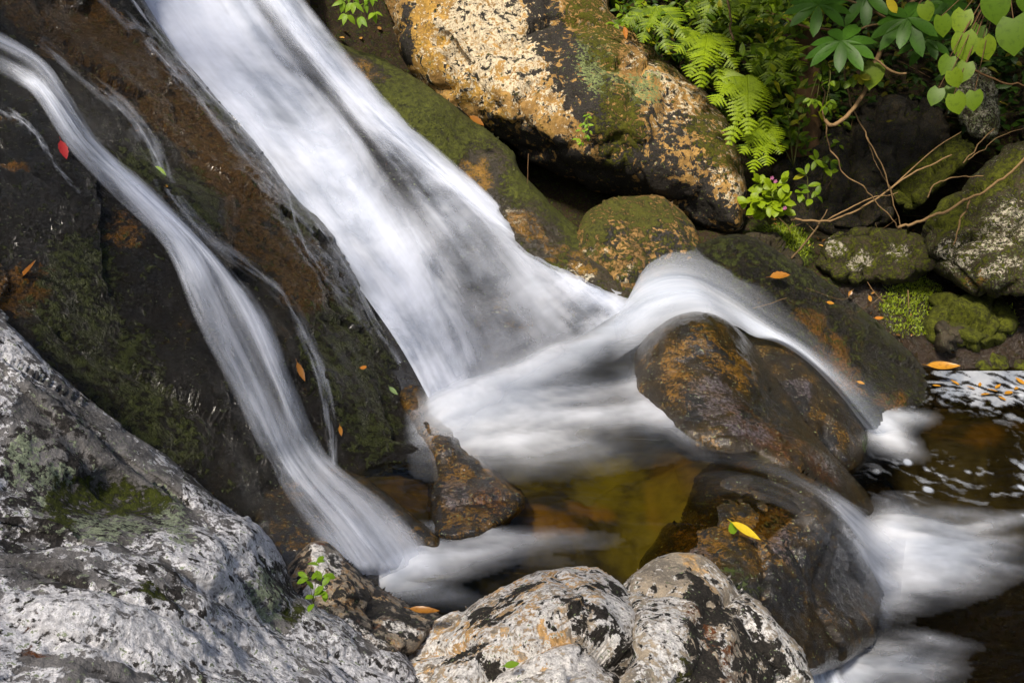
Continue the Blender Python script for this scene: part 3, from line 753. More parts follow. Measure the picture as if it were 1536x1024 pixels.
def white_mat(name, scales=(13, 2.0), k=1.25, col=(.72, .76, .86), cv=2.4):
    t = NT(name)
    uv = t.n('ShaderNodeUVMap', dict(uv_map='flow')).outputs[0]
    de = t.attr('dens').outputs[2]
    def st(su, sv, seed, det=3):
        mp = t.n('ShaderNodeMapping', Vector=uv)
        mp.inputs[1].default_value = (seed, seed * 1.7, 0)
        mp.inputs[3].default_value = (su, sv, 1)
        return t.noise(mp.outputs[0], 1.0, det, .55, .25)
    a = st(scales[0], scales[1], 3.1)
    b = st(scales[0] * 3.1, scales[1] * 1.2, 7.7)
    c = st(scales[0] * .38, scales[1] * cv, 1.3, 4)
    s = t.math('ADD', t.math('MULTIPLY', a, .5), t.math('ADD', t.math('MULTIPLY', b, .10), t.math('MULTIPLY', c, .85)))
    s = t.math('SUBTRACT', s, .725)
    de = t.math('MULTIPLY', de, .95)
    # full where dense, streaky where thin
    room = t.math('MULTIPLY', t.math('MULTIPLY', de, t.math('SUBTRACT', 1.25, de)), 4.0)
    al = t.math('ADD', de, t.math('MULTIPLY', t.math('MULTIPLY', s, k), room), clamp=True)
    bp = t.n('ShaderNodeBump', Strength=.2, Distance=.03, Height=s)
    col = t.mix(t.step(s, -.16, .10), (col[0] * .74, col[1] * .78, col[2] * .84), col)
    df = t.n('ShaderNodeBsdfDiffuse', Color=col, Normal=bp.outputs[0])
    tl = t.n('ShaderNodeBsdfTranslucent', Color=col, Normal=bp.outputs[0])
    mx = t.n('ShaderNodeMixShader', i0=.3, i1=df.outputs[0], i2=tl.outputs[0])
    tr = t.n('ShaderNodeBsdfTransparent')
    m2 = t.n('ShaderNodeMixShader', i0=al, i1=tr.outputs[0], i2=mx.outputs[0])
    t.t.links.new(m2.outputs[0], t.out.inputs[0])
    return t.m

def flow_sheet(lines, nu, nv, depth=None, lift=.05, layers=1, gap=.03, bulge=.0, wob=.012, seed=0, streak=.35):
    """silky water: streamlines (px, py, density[, z]) laid side by side over the rock, as thin sheets"""
    Ls = []
    for ln in lines:
        a = np.array([(p + (np.nan,))[:4] if len(p) == 3 else p for p in ln], float)
        hasz = not np.isnan(a[0, 3])
        if not hasz: a[:, 3] = 0
        c = catmull(a, 10, closed=False)
        s = np.linspace(0, len(c) - 1, nv)
        Ls.append(np.stack([np.interp(s, np.arange(len(c)), c[:, k]) for k in range(4)], -1))
    G = np.array(Ls)                                   # K, nv, 4
    K = len(G)
    fine = np.stack([catmull(G[:, j], 8, closed=False) for j in range(nv)], 1)
    s = np.linspace(0, len(fine) - 1, nu)
    i0 = np.clip(np.floor(s).astype(int), 0, len(fine) - 2)
    f = (s - i0)[:, None, None]
    S = fine[i0] * (1 - f) + fine[i0 + 1] * f          # nu, nv, 4
    px, py, de, zz = [S[..., k].ravel() for k in range(4)]
    de = np.clip(de, 0, 1)
    U, T = np.meshgrid(np.linspace(0, 1, nu), np.linspace(0, 1, nv), indexing='ij')
    Vs, Fs, Ds, Us = [], [], [], []
    ids = np.arange(nu * nv).reshape(nu, nv)
    q = np.stack([ids[:-1, :-1].ravel(), ids[:-1, 1:].ravel(), ids[1:, 1:].ravel(), ids[1:, :-1].ravel()], -1)
    for l in range(layers):
        nz = fbm(np.stack([U.ravel() * K * 1.2, T.ravel() * 3.5, np.full(U.size, seed + l * 9.1)], -1), 3)
        d = dz(py, zz) if depth is None else depth(px, py)
        d = d - lift - l * gap - bulge * de - nz * wob
        Vs.append(P(px, py, d))
        Fs.append(q + l * nu * nv)
        n2 = fbm(np.stack([U.ravel() * K * 3, T.ravel() * 4, np.full(U.size, seed + 40 + l * 5)], -1), 3)
        dd = de * (1 + n2 * streak * (1.15 - de))
        Ds.append(np.clip(dd * (1 if l == 0 else .55), 0, 1) if layers > 1 else np.clip(dd, 0, 1))
        Us.append(np.stack([U.ravel() + l * .37, T.ravel() + l * .21], -1))
    return np.concatenate(Vs), np.concatenate(Fs), np.concatenate(Ds), np.concatenate(Us)

def fall(name, mat, label, cat, parent=None, **kw):
    V, F, D, U = flow_sheet(**kw)
    o = make(name, V, F, mat, parent=parent, attrs=dict(dens=D), uv=U)
    if parent is None: tag(o, label, cat)
    return o

def L(pts, dens, zs=None):
    if np.isscalar(dens): dens = [dens] * len(pts)
    if zs is None: return [(x, y, d) for (x, y), d in zip(pts, dens)]
    return [(x, y, d, z) for (x, y), d, z in zip(pts, dens, zs)]

M_FALL = white_mat('white_water', (9, 2.6), 1.75)
M_STREAM_W = white_mat('stream_water', (6, 2.6), 1.7)
M_MIST = white_mat('misty_water', (5, 1.5), .55, (.74, .78, .86), 1.0)
M_THIN = white_mat('thin_water', (5, 5), 2.6)
M_FILM = white_mat('film_water', (8, 1.4), 1.3, (.72, .76, .86), .8)
ramp, slab = SKIN['ramp'], SKIN['slab']
main = fall('waterfall', M_FALL, 'broad white waterfall pouring down the bedrock ramp into the pool', 'waterfall', nu=120, nv=300, depth=ramp, lift=.035, layers=2, gap=.03, bulge=.05, seed=1, streak=.5, lines=[
    L([(170, -40), (250, 80), (350, 180), (440, 300), (530, 420), (600, 520), (655, 620)], [.7, .7, .75, .8, .8, .8, .7]),
    L([(210, -40), (290, 70), (385, 185), (475, 300), (555, 410), (620, 510), (672, 612)], [.95, .9, .9, .85, .85, .85, .75]),
    L([(250, -40), (330, 70), (425, 185), (510, 300), (590, 410), (645, 505), (695, 603)], [.97, .95, .85, .82, .82, .72, .6]),
    L([(300, -40), (380, 75), (470, 185), (545, 290), (615, 395), (670, 490), (715, 592)], [.97, .95, .85, .8, .72, .5, .42]),
    L([(340, -40), (415, 70), (500, 175), (570, 270), (632, 370), (695, 475), (735, 580)], [.9, .85, .6, .28, .5, .3, .25]),
    L([(358, -40), (432, 68), (515, 170), (584, 255), (655, 360), (725, 470), (770, 560)], [.35, .2, .06, .0, .25, .16, .1]),
    L([(372, -40), (445, 65), (527, 162), (600, 245), (690, 350), (770, 460), (820, 530)], [.55, .4, .42, .42, .4, .2, .16]),
    L([(385, -40), (460, 62), (542, 160), (625, 240), (722, 335), (810, 440), (870, 505)], [.9, .9, .85, .6, .3, .28, .22]),
    L([(400, -40), (475, 65), (560, 165), (655, 255), (755, 345), (840, 420), (910, 480)], [.95, .95, 1, .9, .75, .5, .5]),
    L([(412, -40), (490, 65), (575, 165), (675, 260), (775, 350), (862, 410), (935, 465)], [.7, .7, .85, .95, 1, .95, .9]),
    L([(427, -40), (512, 66), (599, 168), (699, 258), (804, 350), (890, 402), (965, 448)], 0)])
_N = SKIN['amber']
def leftbed(x, y):
    w = smooth(660, 730, y)
    return smooth(845, 885, y) * .14 + np.minimum(slab(x, y), 9) * (1 - w) + np.minimum(_N(x, y), dz(y, .0)) * w
left = fall('waterfall', M_STREAM_W, 'narrow white waterfall sliding down the black slab at left', 'waterfall', nu=70, nv=260, depth=leftbed, lift=.03, layers=2, gap=.025, bulge=.04, seed=5, streak=.6, lines=[
    L([(-40, 88), (20, 124), (53, 148), (100, 221), (166, 292), (245, 371), (291, 479), (351, 598), (405, 703), (468, 804), (535, 900)], 0),
    L([(-40, 76), (28, 112), (63, 140), (112, 215), (180, 285), (256, 370), (304, 474), (364, 589), (419, 699), (492, 800), (555, 892)], [.15, .2, .5, .35, .35, .45, .42, .36, .34, .35, .6]),
    L([(-40, 64), (36, 104), (76, 140), (128, 215), (198, 285), (277, 366), (331, 470), (386, 585), (436, 694), (516, 795), (580, 888)], [.12, .12, .75, .6, .6, .7, .3, .3, .5, .4, .7]),
    L([(-40, 52), (44, 96), (84, 140), (137, 215), (212, 285), (298, 371), (354, 465), (408, 580), (454, 686), (539, 788), (610, 882)], [.12, .12, .6, .75, .85, .6, .18, .10, .3, .5, .75]),
    L([(-40, 40), (52, 88), (93, 140), (143, 212), (222, 285), (315, 378), (376, 465), (422, 572), (471, 677), (560, 766), (640, 872)], [.35, .4, .45, .25, .35, .6, .55, .55, .4, .25, .6]),
    L([(-40, 24), (60, 84), (104, 140), (153, 215), (233, 285), (336, 391), (401, 470), (442, 572), (493, 681), (596, 766), (680, 865)], 0)])

def ribbon(pts, wid, dens):
    """three streamlines round a centre line"""
    p = np.array(pts, float)
    t = np.gradient(p, axis=0)
    t /= np.linalg.norm(t, axis=1)[:, None]
    n = np.stack([t[:, 1], -t[:, 0]], -1)
    wd = np.broadcast_to(np.asarray(wid, float), (len(p),))[:, None]
    dn = np.broadcast_to(np.asarray(dens, float), (len(p),)) * .40
    return [L([tuple(a) for a in p - n * wd], 0), L([tuple(a) for a in p - n * wd * .3], list(dn)), L([tuple(a) for a in p + n * wd * .35], list(dn * .8)), L([tuple(a) for a in p + n * wd], 0)]

for pts, wd, dn, lb in [
    ([(60, 60), (120, 110), (190, 168), (230, 228), (262, 300), (330, 368), (420, 440), (466, 520), (490, 600), (500, 700)], [10, 12, 16, 18, 16, 12, 12, 12, 11, 8], [.1, .25, .35, .45, .35, .3, .38, .4, .38, .4], 'thin trickle on the black slab just right of the narrow waterfall'),
    ([(120, -40), (190, 30), (250, 95), (310, 160), (370, 240), (420, 290), (470, 350)], [12, 12, 14, 10, 9, 7, 5], [.2, .25, .35, .3, .3, .25, .2], 'faint brown trickle sliding along the upper slab'),
    ([(185, -20), (235, 45), (300, 125), (365, 195), (420, 260), (470, 330), (520, 400), (560, 480), (600, 545)], [5, 5, 5, 4, 4, 4, 5, 6, 6], [.5, .5, .4, .4, .4, .45, .4, .35, .3], 'thread of water along the slab edge beside the broad fall'),
    ([(395, 240), (430, 290), (445, 340), (470, 390), (500, 430), (540, 480)], [4, 4, 4, 4, 6, 8], [.3, .4, .4, .35, .25, .15], 'forked thread of water over the green slab shoulder'),
    ([(-20, 150), (30, 180), (60, 210), (85, 250), (120, 290)], [8, 8, 6, 4, 4], [.2, .4, .4, .3, .1], 'short trickle at the picture edge beside the narrow waterfall')]:
    fall('trickle', M_THIN, lb, 'trickle', nu=10, nv=110, depth=slab, lift=.012, wob=.003, lines=ribbon(pts, wd, dn))

# hump over the rock and the chute behind the brown boulder
zc = [0, .2, .22, .1, 0.02, -.05, -.17, -.35, -.53]
fall('chute', M_MIST, 'white hump and chute of water curling behind the brown boulder', 'cascade', nu=60, nv=160, lift=0, layers=2, gap=.025, wob=.01, seed=9, lines=[
    L([(915, 545), (975, 508), (1045, 480), (1100, 488), (1130, 504), (1170, 516), (1213, 545), (1260, 595), (1298, 645)], [0, .25, .35, .3, .3, .3, .4, .6, .6], [0, .03, .10, .08, .0, -.08, -.2, -.38, -.53]),
    L([(905, 500), (975, 455), (1040, 442), (1090, 464), (1140, 492), (1190, 520), (1240, 565), (1285, 615), (1320, 655)], [0, .6, .8, .6, .85, .75, .5, .35, .5], zc),
    L([(912, 488), (968, 434), (1030, 420), (1085, 445), (1150, 487), (1205, 520), (1265, 570), (1310, 615), (1345, 650)], [.1, .8, .7, .4, .35, .3, .22, .15, .2], zc),
    L([(925, 476), (965, 420), (1025, 406), (1090, 430), (1165, 480), (1225, 520), (1290, 570), (1340, 615), (1370, 645)], [.3, .5, .4, .22, .10, .06, .04, .03, 0], [.02, .2, .24, .12, 0, -.08, -.2, -.37, -.53]),
    L([(945, 450), (975, 385), (1035, 368), (1112, 402), (1185, 462), (1240, 512), (1310, 565), (1360, 610), (1390, 640)], 0, [.02, .2, .24, .12, 0, -.08, -.2, -.37, -.53])])
# thin film spilling over the ledge into the lower pool
zf = [.012, .014, .022, .05, -.02, -.30, -.53]
fall('spillway', M_FILM, 'thin sheet of water spilling over the submerged ledge into the lower pool', 'cascade', nu=60, nv=120, lift=0, wob=.004, seed=13, layers=1, lines=[
    L([(1010, 650), (1080, 662), (1160, 688), (1230, 722), (1268, 745), (1315, 780), (1370, 810)], 0, zf),
    L([(1010, 690), (1085, 688), (1170, 710), (1240, 748), (1278, 778), (1315, 812), (1362, 845)], [0, .02, .05, .12, .65, .7, .1], zf),
    L([(1020, 730), (1090, 713), (1180, 735), (1257, 786), (1296, 830), (1320, 860), (1355, 880)], [0, .02, .03, .06, .5, .65, .1], [.012, .016, .03, .02, -.10, -.34, -.53]),
    L([(1040, 760), (1100, 735), (1190, 765), (1265, 835), (1312, 885), (1326, 910), (1345, 925)], [0, .01, .03, .04, .15, .25, 0], [.012, .02, .05, -.03, -.24, -.4, -.53]),
    L([(1060, 790), (1120, 760), (1200, 800), (1262, 880), (1308, 935), (1318, 950), (1335, 955)], 0, [.03, .05, .05, -.05, -.3, -.42, -.53])])
fall('chute', M_FALL, 'white chute at the bottom edge pouring between the streaked boulder and ledge', 'cascade', nu=24, nv=60, lift=0, wob=.01, seed=15, lines=[
    L([(1160, 915), (1185, 960), (1205, 1010), (1215, 1080)], 0, [-.2, -.3, -.42, -.52]),
    L([(1172, 912), (1200, 955), (1222, 1005), (1240, 1080)], [.1, .45, .8, .9], [-.2, -.3, -.42, -.52]),
    L([(1180, 908), (1214, 948), (1242, 1000), (1270, 1070)], [.1, .4, .6, .9], [-.2, -.3, -.42, -.52]),
    L([(1190, 905), (1232, 945), (1270, 995), (1310, 1060)], 0, [-.2, -.3, -.42, -.52])])

def foam(name, label, cat, box, z, blobs, mat, ang=0, step=4.0, lift=.05, seed=0, freq=(1 / 60, 1 / 9), amp=.5):
    """soft churned foam on a pool: gaussian mounds broken by drawn-out streaks"""
    x0, y0, x1, y1 = box
    gx, gy = np.arange(x0, x1 + step, step), np.arange(y0, y1 + step, step)
    X, Y = np.meshgrid(gx, gy)
    x, y = X.ravel(), Y.ravel()
    de = np.zeros(len(x))
    for (cx, cy, rx, ry, a, v) in blobs:
        th = math.radians(a)
        u = ((x - cx) * math.cos(th) + (y - cy) * math.sin(th)) / rx
        w_ = (-(x - cx) * math.sin(th) + (y - cy) * math.cos(th)) / ry
        de = 1 - (1 - de) * (1 - v * np.exp(-(u * u + w_ * w_)))
    th = math.radians(ang)
    u = x * math.cos(th) + y * math.sin(th)
    v = -x * math.sin(th) + y * math.cos(th)
    n = fbm(np.stack([u * freq[0], v * freq[1], np.full(len(u), seed + .5)], -1), 4)
    ed = smooth(0, 1, np.minimum(np.minimum(x - x0, x1 - x), np.minimum(y - y0, y1 - y)) / 25)
    de = np.clip(de * (1 + n * amp * 1.6 * (1.1 - de)) , 0, 1) * ed
    de = np.where(de < .02, 0, de)
    W = P(x, y, dz(y, z + .012 + lift * 0 * de))
    W[:, 2] += lift * de
    h, w = X.shape
    ids = np.arange(h * w).reshape(h, w)
    q = np.stack([ids[:-1, :-1].ravel(), ids[1:, :-1].ravel(), ids[1:, 1:].ravel(), ids[:-1, 1:].ravel()], -1)
    q = q[de[q].max(1) > 0]
    used = np.zeros(h * w, bool); used[q.ravel()] = True
    rm = np.cumsum(used) - 1
    o = make(name, W[used], rm[q], mat, attrs=dict(dens=de[used]), uv=np.stack([v / 260, u / 260], -1)[used])
    tag(o, label, cat)
    return o
M_FOAM = white_mat('foam_water', (6, 1.6), .8, (.79, .82, .89), .7)
foam('foam', 'white churned foam fanning over the pool below the broad waterfall', 'foam', (600, 440, 1130, 900), 0,
     [(700, 615, 60, 32, -15, .95), (670, 640, 40, 26, 0, .9), (770, 610, 90, 35, -10, .7), (800, 560, 90, 22, -25, .75), (900, 515, 90, 20, -28, .8), (960, 480, 50, 25, -20, .9), (850, 630, 130, 16, -5, .55), (880, 590, 90, 20, -10, .3), (760, 665, 70, 16, 0, .4), (960, 600, 22, 45, -25, .3), (1010, 640, 45, 14, 38, .4), (950, 625, 110, 10, 0, .35), (790, 668, 130, 24, -4, .3), (830, 690, 150, 26, -5, .10), (760, 835, 140, 20, 5, .03)], M_FOAM, ang=-8, seed=3)
foam('foam', 'soft white spray standing at the very foot of the broad waterfall', 'foam', (600, 500, 880, 690), .035,
     [(695, 608, 55, 32, -25, .55), (665, 628, 30, 26, 0, .4), (750, 582, 55, 20, -28, .45), (815, 546, 55, 16, -28, .4)], M_FOAM, ang=-20, seed=23, lift=.12, amp=.35)
foam('foam', 'white foam where the narrow waterfall meets the pool', 'foam', (520, 770, 960, 930), 0,
     [(615, 850, 55, 26, -15, .95), (580, 872, 34, 20, 0, .85), (690, 838, 70, 18, -12, .5), (700, 795, 60, 8, 8, .4), (760, 810, 110, 14, 0, .25), (640, 890, 60, 14, 10, .25)], M_FOAM, ang=-8, seed=8, lift=.05)
foam('foam', 'small white foam patch at the foot of the narrow chute', 'foam', (1270, 590, 1450, 720), -.55,
     [(1325, 640, 28, 22, 20, .85), (1360, 628, 30, 10, 0, .5), (1340, 665, 35, 14, 20, .4)], M_FOAM, ang=10, seed=12)
foam('foam', 'broad white foam in the lower pool under the ledge spill', 'foam', (1240, 690, 1640, 1100), -.55,
     [(1372, 832, 62, 44, 10, .93), (1335, 805, 30, 34, 35, .85), (1425, 835, 66, 30, 0, .8), (1480, 790, 70, 9, -14, .3), (1450, 770, 60, 8, 6, .25), (1470, 820, 50, 9, -10, .35), (1410, 795, 60, 10, 14, .3), (1400, 870, 60, 18, 0, .35), (1345, 890, 30, 24, 0, .3), (1265, 1010, 45, 36, 25, .8), (1350, 1000, 60, 30, 0, .5), (1230, 1060, 50, 50, 0, .9), (1400, 960, 50, 10, 10, .2), (1500, 850, 50, 8, 10, .2)], M_FOAM, ang=5, seed=16, amp=.6)

#VEG#

# foam flecks turning on the lower pool
def flecks():
    st = 2.2
    gx, gy = np.arange(1270, 1640, st), np.arange(556, 800, st * .8)
    X, Y = np.meshgrid(gx, gy)
    x, y = X.ravel(), Y.ravel()
    W = P(x, y, dz(y, -.545))
    c = P(1440, 650, dz(650, -.545))
    dx, dy = W[:, 0] - c[0], W[:, 1] - c[1]
    r, th = np.hypot(dx, dy), np.arctan2(dy, dx)
    r2 = r + .10 * fbm(W * (5, 5, 1), 3)
    n = fbm(np.stack([r2 * 17 + .8 * th, np.cos(th) * 5, np.sin(th) * 5], -1), 4)
    n2 = fbm(W * (4, 5, 1) + 3, 3)
    f1, f2, _o, rv = worley(np.stack([W[:, 0] * 11, W[:, 1] * 8, np.zeros(len(x))], -1) + n2[:, None] * .5, 5)
    dots = smooth(.34, .16, f1) * (rv[:, 0] > .0)
    far = smooth(640, 575, y) * smooth(1385, 1430, x)
    de = np.clip(smooth(.12, .38, n + .35 * far + .12 * n2) * (.30 + .35 * far), 0, 1)
    reg = smooth(.25, .5, r) * smooth(1290, 1400, x + (y - 640) * .2) * smooth(795, 720, y - (x - 1450) * .12)
    de = np.clip(np.maximum(de, dots * .9) * reg, 0, .95)
    h, w = X.shape
    ids = np.arange(h * w).reshape(h, w)
    q = np.stack([ids[:-1, :-1].ravel(), ids[1:, :-1].ravel(), ids[1:, 1:].ravel(), ids[:-1, 1:].ravel()], -1)
    q = q[de[q].max(1) > .02]
    used = np.zeros(h * w, bool); used[q.ravel()] = True
    rm = np.cumsum(used) - 1
    o = make('foam_flecks', W[used], rm[q], white_mat('fleck_foam', (9, 2), .3, (.62, .66, .74), .7), attrs=dict(dens=de[used]), uv=np.stack([th, r], -1)[used])
    tag(o, 'white foam flecks swirling over the dark lower pool', 'foam', kind='stuff')
flecks()

# ------------------------------------------------------------------ plants
def leaf_mat(name, c1, c2, c3=None, rough=.45, trans=.35):
    t = NT(name)
    ti = t.attr('tint').outputs[2]
    col = t.mix(t.step(ti, 0, .8), c1, c2)
    if c3: col = t.mix(t.step(ti, .86, .95), col, c3)
    co = t.n('ShaderNodeTexCoord').outputs[3]
    col = t.mix(t.math('MULTIPLY', t.step(t.noise(co, 45, 4), .5, .7), .45), col, tuple(x * .5 for x in c1))
    b = t.n('ShaderNodeBsdfPrincipled', Base_Color=col, Roughness=rough)
    t.set(b.inputs['Specular IOR Level'], .22)
    tl = t.n('ShaderNodeBsdfTranslucent', Color=t.mix(1.0, col, (1.0, 1.0, .5), 'MULTIPLY'))
    m = t.n('ShaderNodeMixShader', i0=trans, i1=b.outputs[0], i2=tl.outputs[0])
    t.t.links.new(m.outputs[0], t.out.inputs[0])
    return t.m

class MB:
    def __init__(self): self.V, self.F, self.T, self.n = [], [], [], 0
    def add(self, V, F, tint=.5):
        self.V.append(V); self.F += [[k + self.n for k in f] for f in F]
        self.T.append(np.full(len(V), tint)); self.n += len(V)
    def leaf(self, p, dr, nm, ln, wd, shape='lance', droop=.25, fold=.15, tint=None, rows=7, ser=0.0):
        t = np.linspace(0, 1, rows)
        if shape == 'lance': w = np.sin(np.pi * t ** .8) ** .9
        elif shape == 'oval': w = np.sin(np.pi * t ** 1.15) ** .6
        elif shape == 'heart': w = np.sqrt(np.clip(1 - (2 * t ** .8 - .85) ** 2 / 1.35, 0, 1)) * (1 - t ** 6)
        elif shape == 'pinna': w = (1 - t) ** .7 * .9 + .05
        if ser: w = w * np.where(np.arange(rows) % 2 == 0, 1, 1 - ser)
        w = w.copy(); w[-1] = 0.0
        if shape != 'pinna': w[0] = .05 if shape != 'heart' else .55
        p, dr, nm = (np.asarray(a, float) for a in (p, dr, nm))
        dr = dr / np.linalg.norm(dr)
        sd = np.cross(nm, dr); sd /= np.linalg.norm(sd) + 1e-9
        up = np.cross(dr, sd)
        x = t * ln
        z = -droop * ln * t ** 2
        c = p + np.outer(x, dr) + np.outer(z, up)
        l = c + np.outer(w * wd / 2, sd) + np.outer(w * wd * fold, up)
        r = c - np.outer(w * wd / 2, sd) + np.outer(w * wd * fold, up)
        if shape == 'heart':
            l[0] -= dr * ln * .12; r[0] -= dr * ln * .12
        V = np.concatenate([l, c, r])
        n = rows
        F = [[i, i + 1, n + i + 1, n + i] for i in range(n - 1)] + [[n + i, n + i + 1, 2 * n + i + 1, 2 * n + i] for i in range(n - 1)]
        self.add(V, F, random.random() if tint is None else tint)
    def tube(self, pts, r0, r1=None, sides=6, tint=.5, wob=0):
        p = catmull(pts, 5 if not wob else 9, closed=False)
        r = np.linspace(r0, r0 if r1 is None else r1, len(p))
        if wob: p = p + fbm(np.concatenate([p * 9], 1), 2)[:, None] * wob * RNG.normal(size=3); r = r * (1 + .25 * fbm(p * 40, 2))
        t = np.gradient(p, axis=0); t /= np.linalg.norm(t, axis=1)[:, None] + 1e-9
        a = np.cross(t, [0.31, .2, .93]); a /= np.linalg.norm(a, axis=1)[:, None] + 1e-9
        b = np.cross(t, a)
        ang = np.linspace(0, 2 * np.pi, sides, endpoint=False)
        V = (p[:, None] + r[:, None, None] * (np.cos(ang)[None, :, None] * a[:, None] + np.sin(ang)[None, :, None] * b[:, None])).reshape(-1, 3)
        F = []
        for i in range(len(p) - 1):
            for k in range(sides):
                F.append([i * sides + k, i * sides + (k + 1) % sides, (i + 1) * sides + (k + 1) % sides, (i + 1) * sides + k])
        F.append(list(range(sides))[::-1]); F.append([(len(p) - 1) * sides + k for k in range(sides)])
        self.add(V, F, tint)
    def build(self, name, mat, parent=None):
        return make(name, np.concatenate(self.V), self.F, mat, parent=parent, attrs=dict(tint=np.concatenate(self.T)))

M_FERN = leaf_mat('fern_green', (.07, .12, .004), (.23, .32, .006))
M_LEAF = leaf_mat('leaf_green', (.05, .10, .003), (.15, .23, .006), (.26, .25, .008))
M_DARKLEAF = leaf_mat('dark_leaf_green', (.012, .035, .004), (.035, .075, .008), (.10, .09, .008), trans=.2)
M_RHODO = leaf_mat('glossy_leaf_green', (.03, .085, .008), (.06, .15, .012), rough=.42, trans=.25)
M_HOBBLE = leaf_mat('round_leaf_green', (.06, .12, .004), (.14, .21, .008), (.22, .14, .03))
M_LIME = leaf_mat('lime_leaf', (.14, .26, .012), (.22, .34, .02))
M_TWIG = leaf_mat('dry_twig', (.07, .045, .02), (.20, .125, .055), rough=.8, trans=.0)
M_BARK = leaf_mat('brown_bark', (.05, .028, .012), (.10, .055, .022), rough=.85, trans=.0)
M_STEM = leaf_mat('green_stem', (.06, .07, .015), (.10, .10, .02), rough=.7, trans=.0)
M_FALLEN = leaf_mat('fallen_leaf', (.20, .075, .014), (.42, .20, .02), (.30, .05, .02), rough=.3, trans=.15)
M_PINK = leaf_mat('pink_petal', (.45, .12, .28), (.55, .2, .36))
UP = np.array([0, 0, 1.0])
TOCAM = lambda p: (np.array([0, 0, CAMH]) - p) / np.linalg.norm(np.array([0, 0, CAMH]) - p)
def unit(v): return np.asarray(v, float) / (np.linalg.norm(v) + 1e-9)
def rnd(s): return RNG.normal(size=3) * s

def frond(parent, b, tip, width, sag=.12, n=17, mat=None, tint=.6):
    m = MB()
    b, tip = np.asarray(b), np.asarray(tip)
    ln = np.linalg.norm(tip - b)
    nm = unit(TOCAM(b) * .7 + UP * .7 + rnd(.12))
    ts = np.linspace(0, 1, n + 3)
    pts = b + np.outer(ts, tip - b) + np.outer(np.sin(np.pi * ts) * sag * ln, nm)
    m.tube(pts[::3], .004, .0015, 5, .9)
    for i in range(1, n + 2):
        t = ts[i]
        dr = unit(pts[min(i + 1, n + 2)] - pts[i - 1])
        w = width * (np.sin(np.pi * min(1, t * 1.15 + .12)) ** .8 if t < .75 else (1 - t) * 3.0 + .05) * .5
        sd = unit(np.cross(nm, dr))
        for s in (-1, 1):
            m.leaf(pts[i], unit(sd * s + dr * .45 + rnd(.04)), nm, w, ln / n * 1.25, 'pinna', droop=.22, fold=.05, tint=np.clip(tint + RNG.normal() * .18, 0, 1), rows=12, ser=.5)
    return m.build('frond', mat or M_FERN, parent)

def fern(label, base, tips, width, tint=.6, group='ferns beside the great boulder'):
    b = P(*base)
    e = empty('fern', b, label, 'fern', group)
    for t in tips:
        frond(e, b + rnd(.015), P(*t), width * (.85 + .3 * random.random()), tint=tint)
fern('bright yellow green fern hanging over the right shoulder of the great boulder', (1122, 112, 6.55), [(1092, 222, 6.25), (1150, 200, 6.4), (1068, 158, 6.3), (1122, 205, 6.2), (1082, 120, 6.4)], .30, .95)
fern('fern in front of the leafy shrub above the boulder', (1062, 48, 6.95), [(1032, 118, 6.7), (1080, 128, 6.7), (1012, 78, 6.75), (1105, 105, 6.7), (1050, 135, 6.6)], .30, .6)
fern('small fern at the crest of the great boulder', (985, 10, 7.1), [(962, 66, 6.8), (1002, 82, 6.8), (938, 38, 6.9), (1030, 58, 6.8)], .26, .35)
fern('lowest fern beside the tip of the great boulder', (1142, 188, 6.5), [(1128, 262, 6.3), (1172, 232, 6.35), (1150, 250, 6.3), (1112, 232, 6.3)], .24, .7)
fern('dark fern at the top edge above the other ferns', (1085, -25, 7.2), [(1052, 55, 6.9), (1100, 70, 6.9), (1128, 48, 6.9), (1030, 25, 7.0)], .32, .3)
fern('fern half hidden behind the leafy sprays at the top', (1160, 60, 7.0), [(1128, 110, 6.8), (1180, 130, 6.8), (1150, 128, 6.75), (1205, 108, 6.8)], .30, .3)

def leafy(name, label, cat, base, tips, n=7, ln=.10, wd=.045, mat=None, shape='lance', smat=None, tint=None, droop=.3, group=None, spread=.9, r=.004):
    """a plant of leafy sprays: stems from the base, paired leaves along each"""
    b = P(*base)
    e = empty(name, b, label, cat, group)
    st, lf = MB(), MB()
    for tp in tips:
        t = P(*tp)
        mid = (b + t) / 2 + UP * .06 + rnd(.03)
        c = catmull([b, mid, t], 10, closed=False)
        st.tube([b, mid, t], r, r * .4, 5)
        for k in range(n):
            f = .35 + .65 * k / max(1, n - 1)
            i = int(f * (len(c) - 1))
            dr = unit(c[min(i + 1, len(c) - 1)] - c[max(0, i - 1)])
            nm = unit(TOCAM(c[i]) * .55 + UP * .8 + rnd(.3))
            sd = unit(np.cross(nm, dr))
            for s in (-1, 1):
                lf.leaf(c[i] + rnd(.006), unit(sd * s * spread + dr * .6 + rnd(.25)), nm, ln * (.7 + .5 * random.random()), wd * (.8 + .4 * random.random()), shape, droop, .12, tint)
        lf.leaf(t, unit(t - mid + rnd(.05)), unit(TOCAM(t) * .6 + UP + rnd(.2)), ln, wd, shape, droop, .12, tint)
    st.build('stem', smat or M_STEM, e)
    lf.build('foliage', mat or M_LEAF, e)
    return e
def around(cx, cy, d, rx, ry, n, dd=.25):
    out = []
    for k in range(n):
        a = k * 2.399 + random.random()
        q = math.sqrt((k + .5) / n)
        out.append((cx + rx * q * math.cos(a), cy + ry * q * math.sin(a), d + random.uniform(-dd, dd)))
    return out
g1 = 'leafy shrubs on the bank'
leafy('shrub', 'green shrub with small pointed leaves right of the top ferns', 'shrub', (1165, 160, 7.3), around(1160, 75, 6.8, 55, 70, 13), n=6, ln=.10, wd=.042, group=g1)
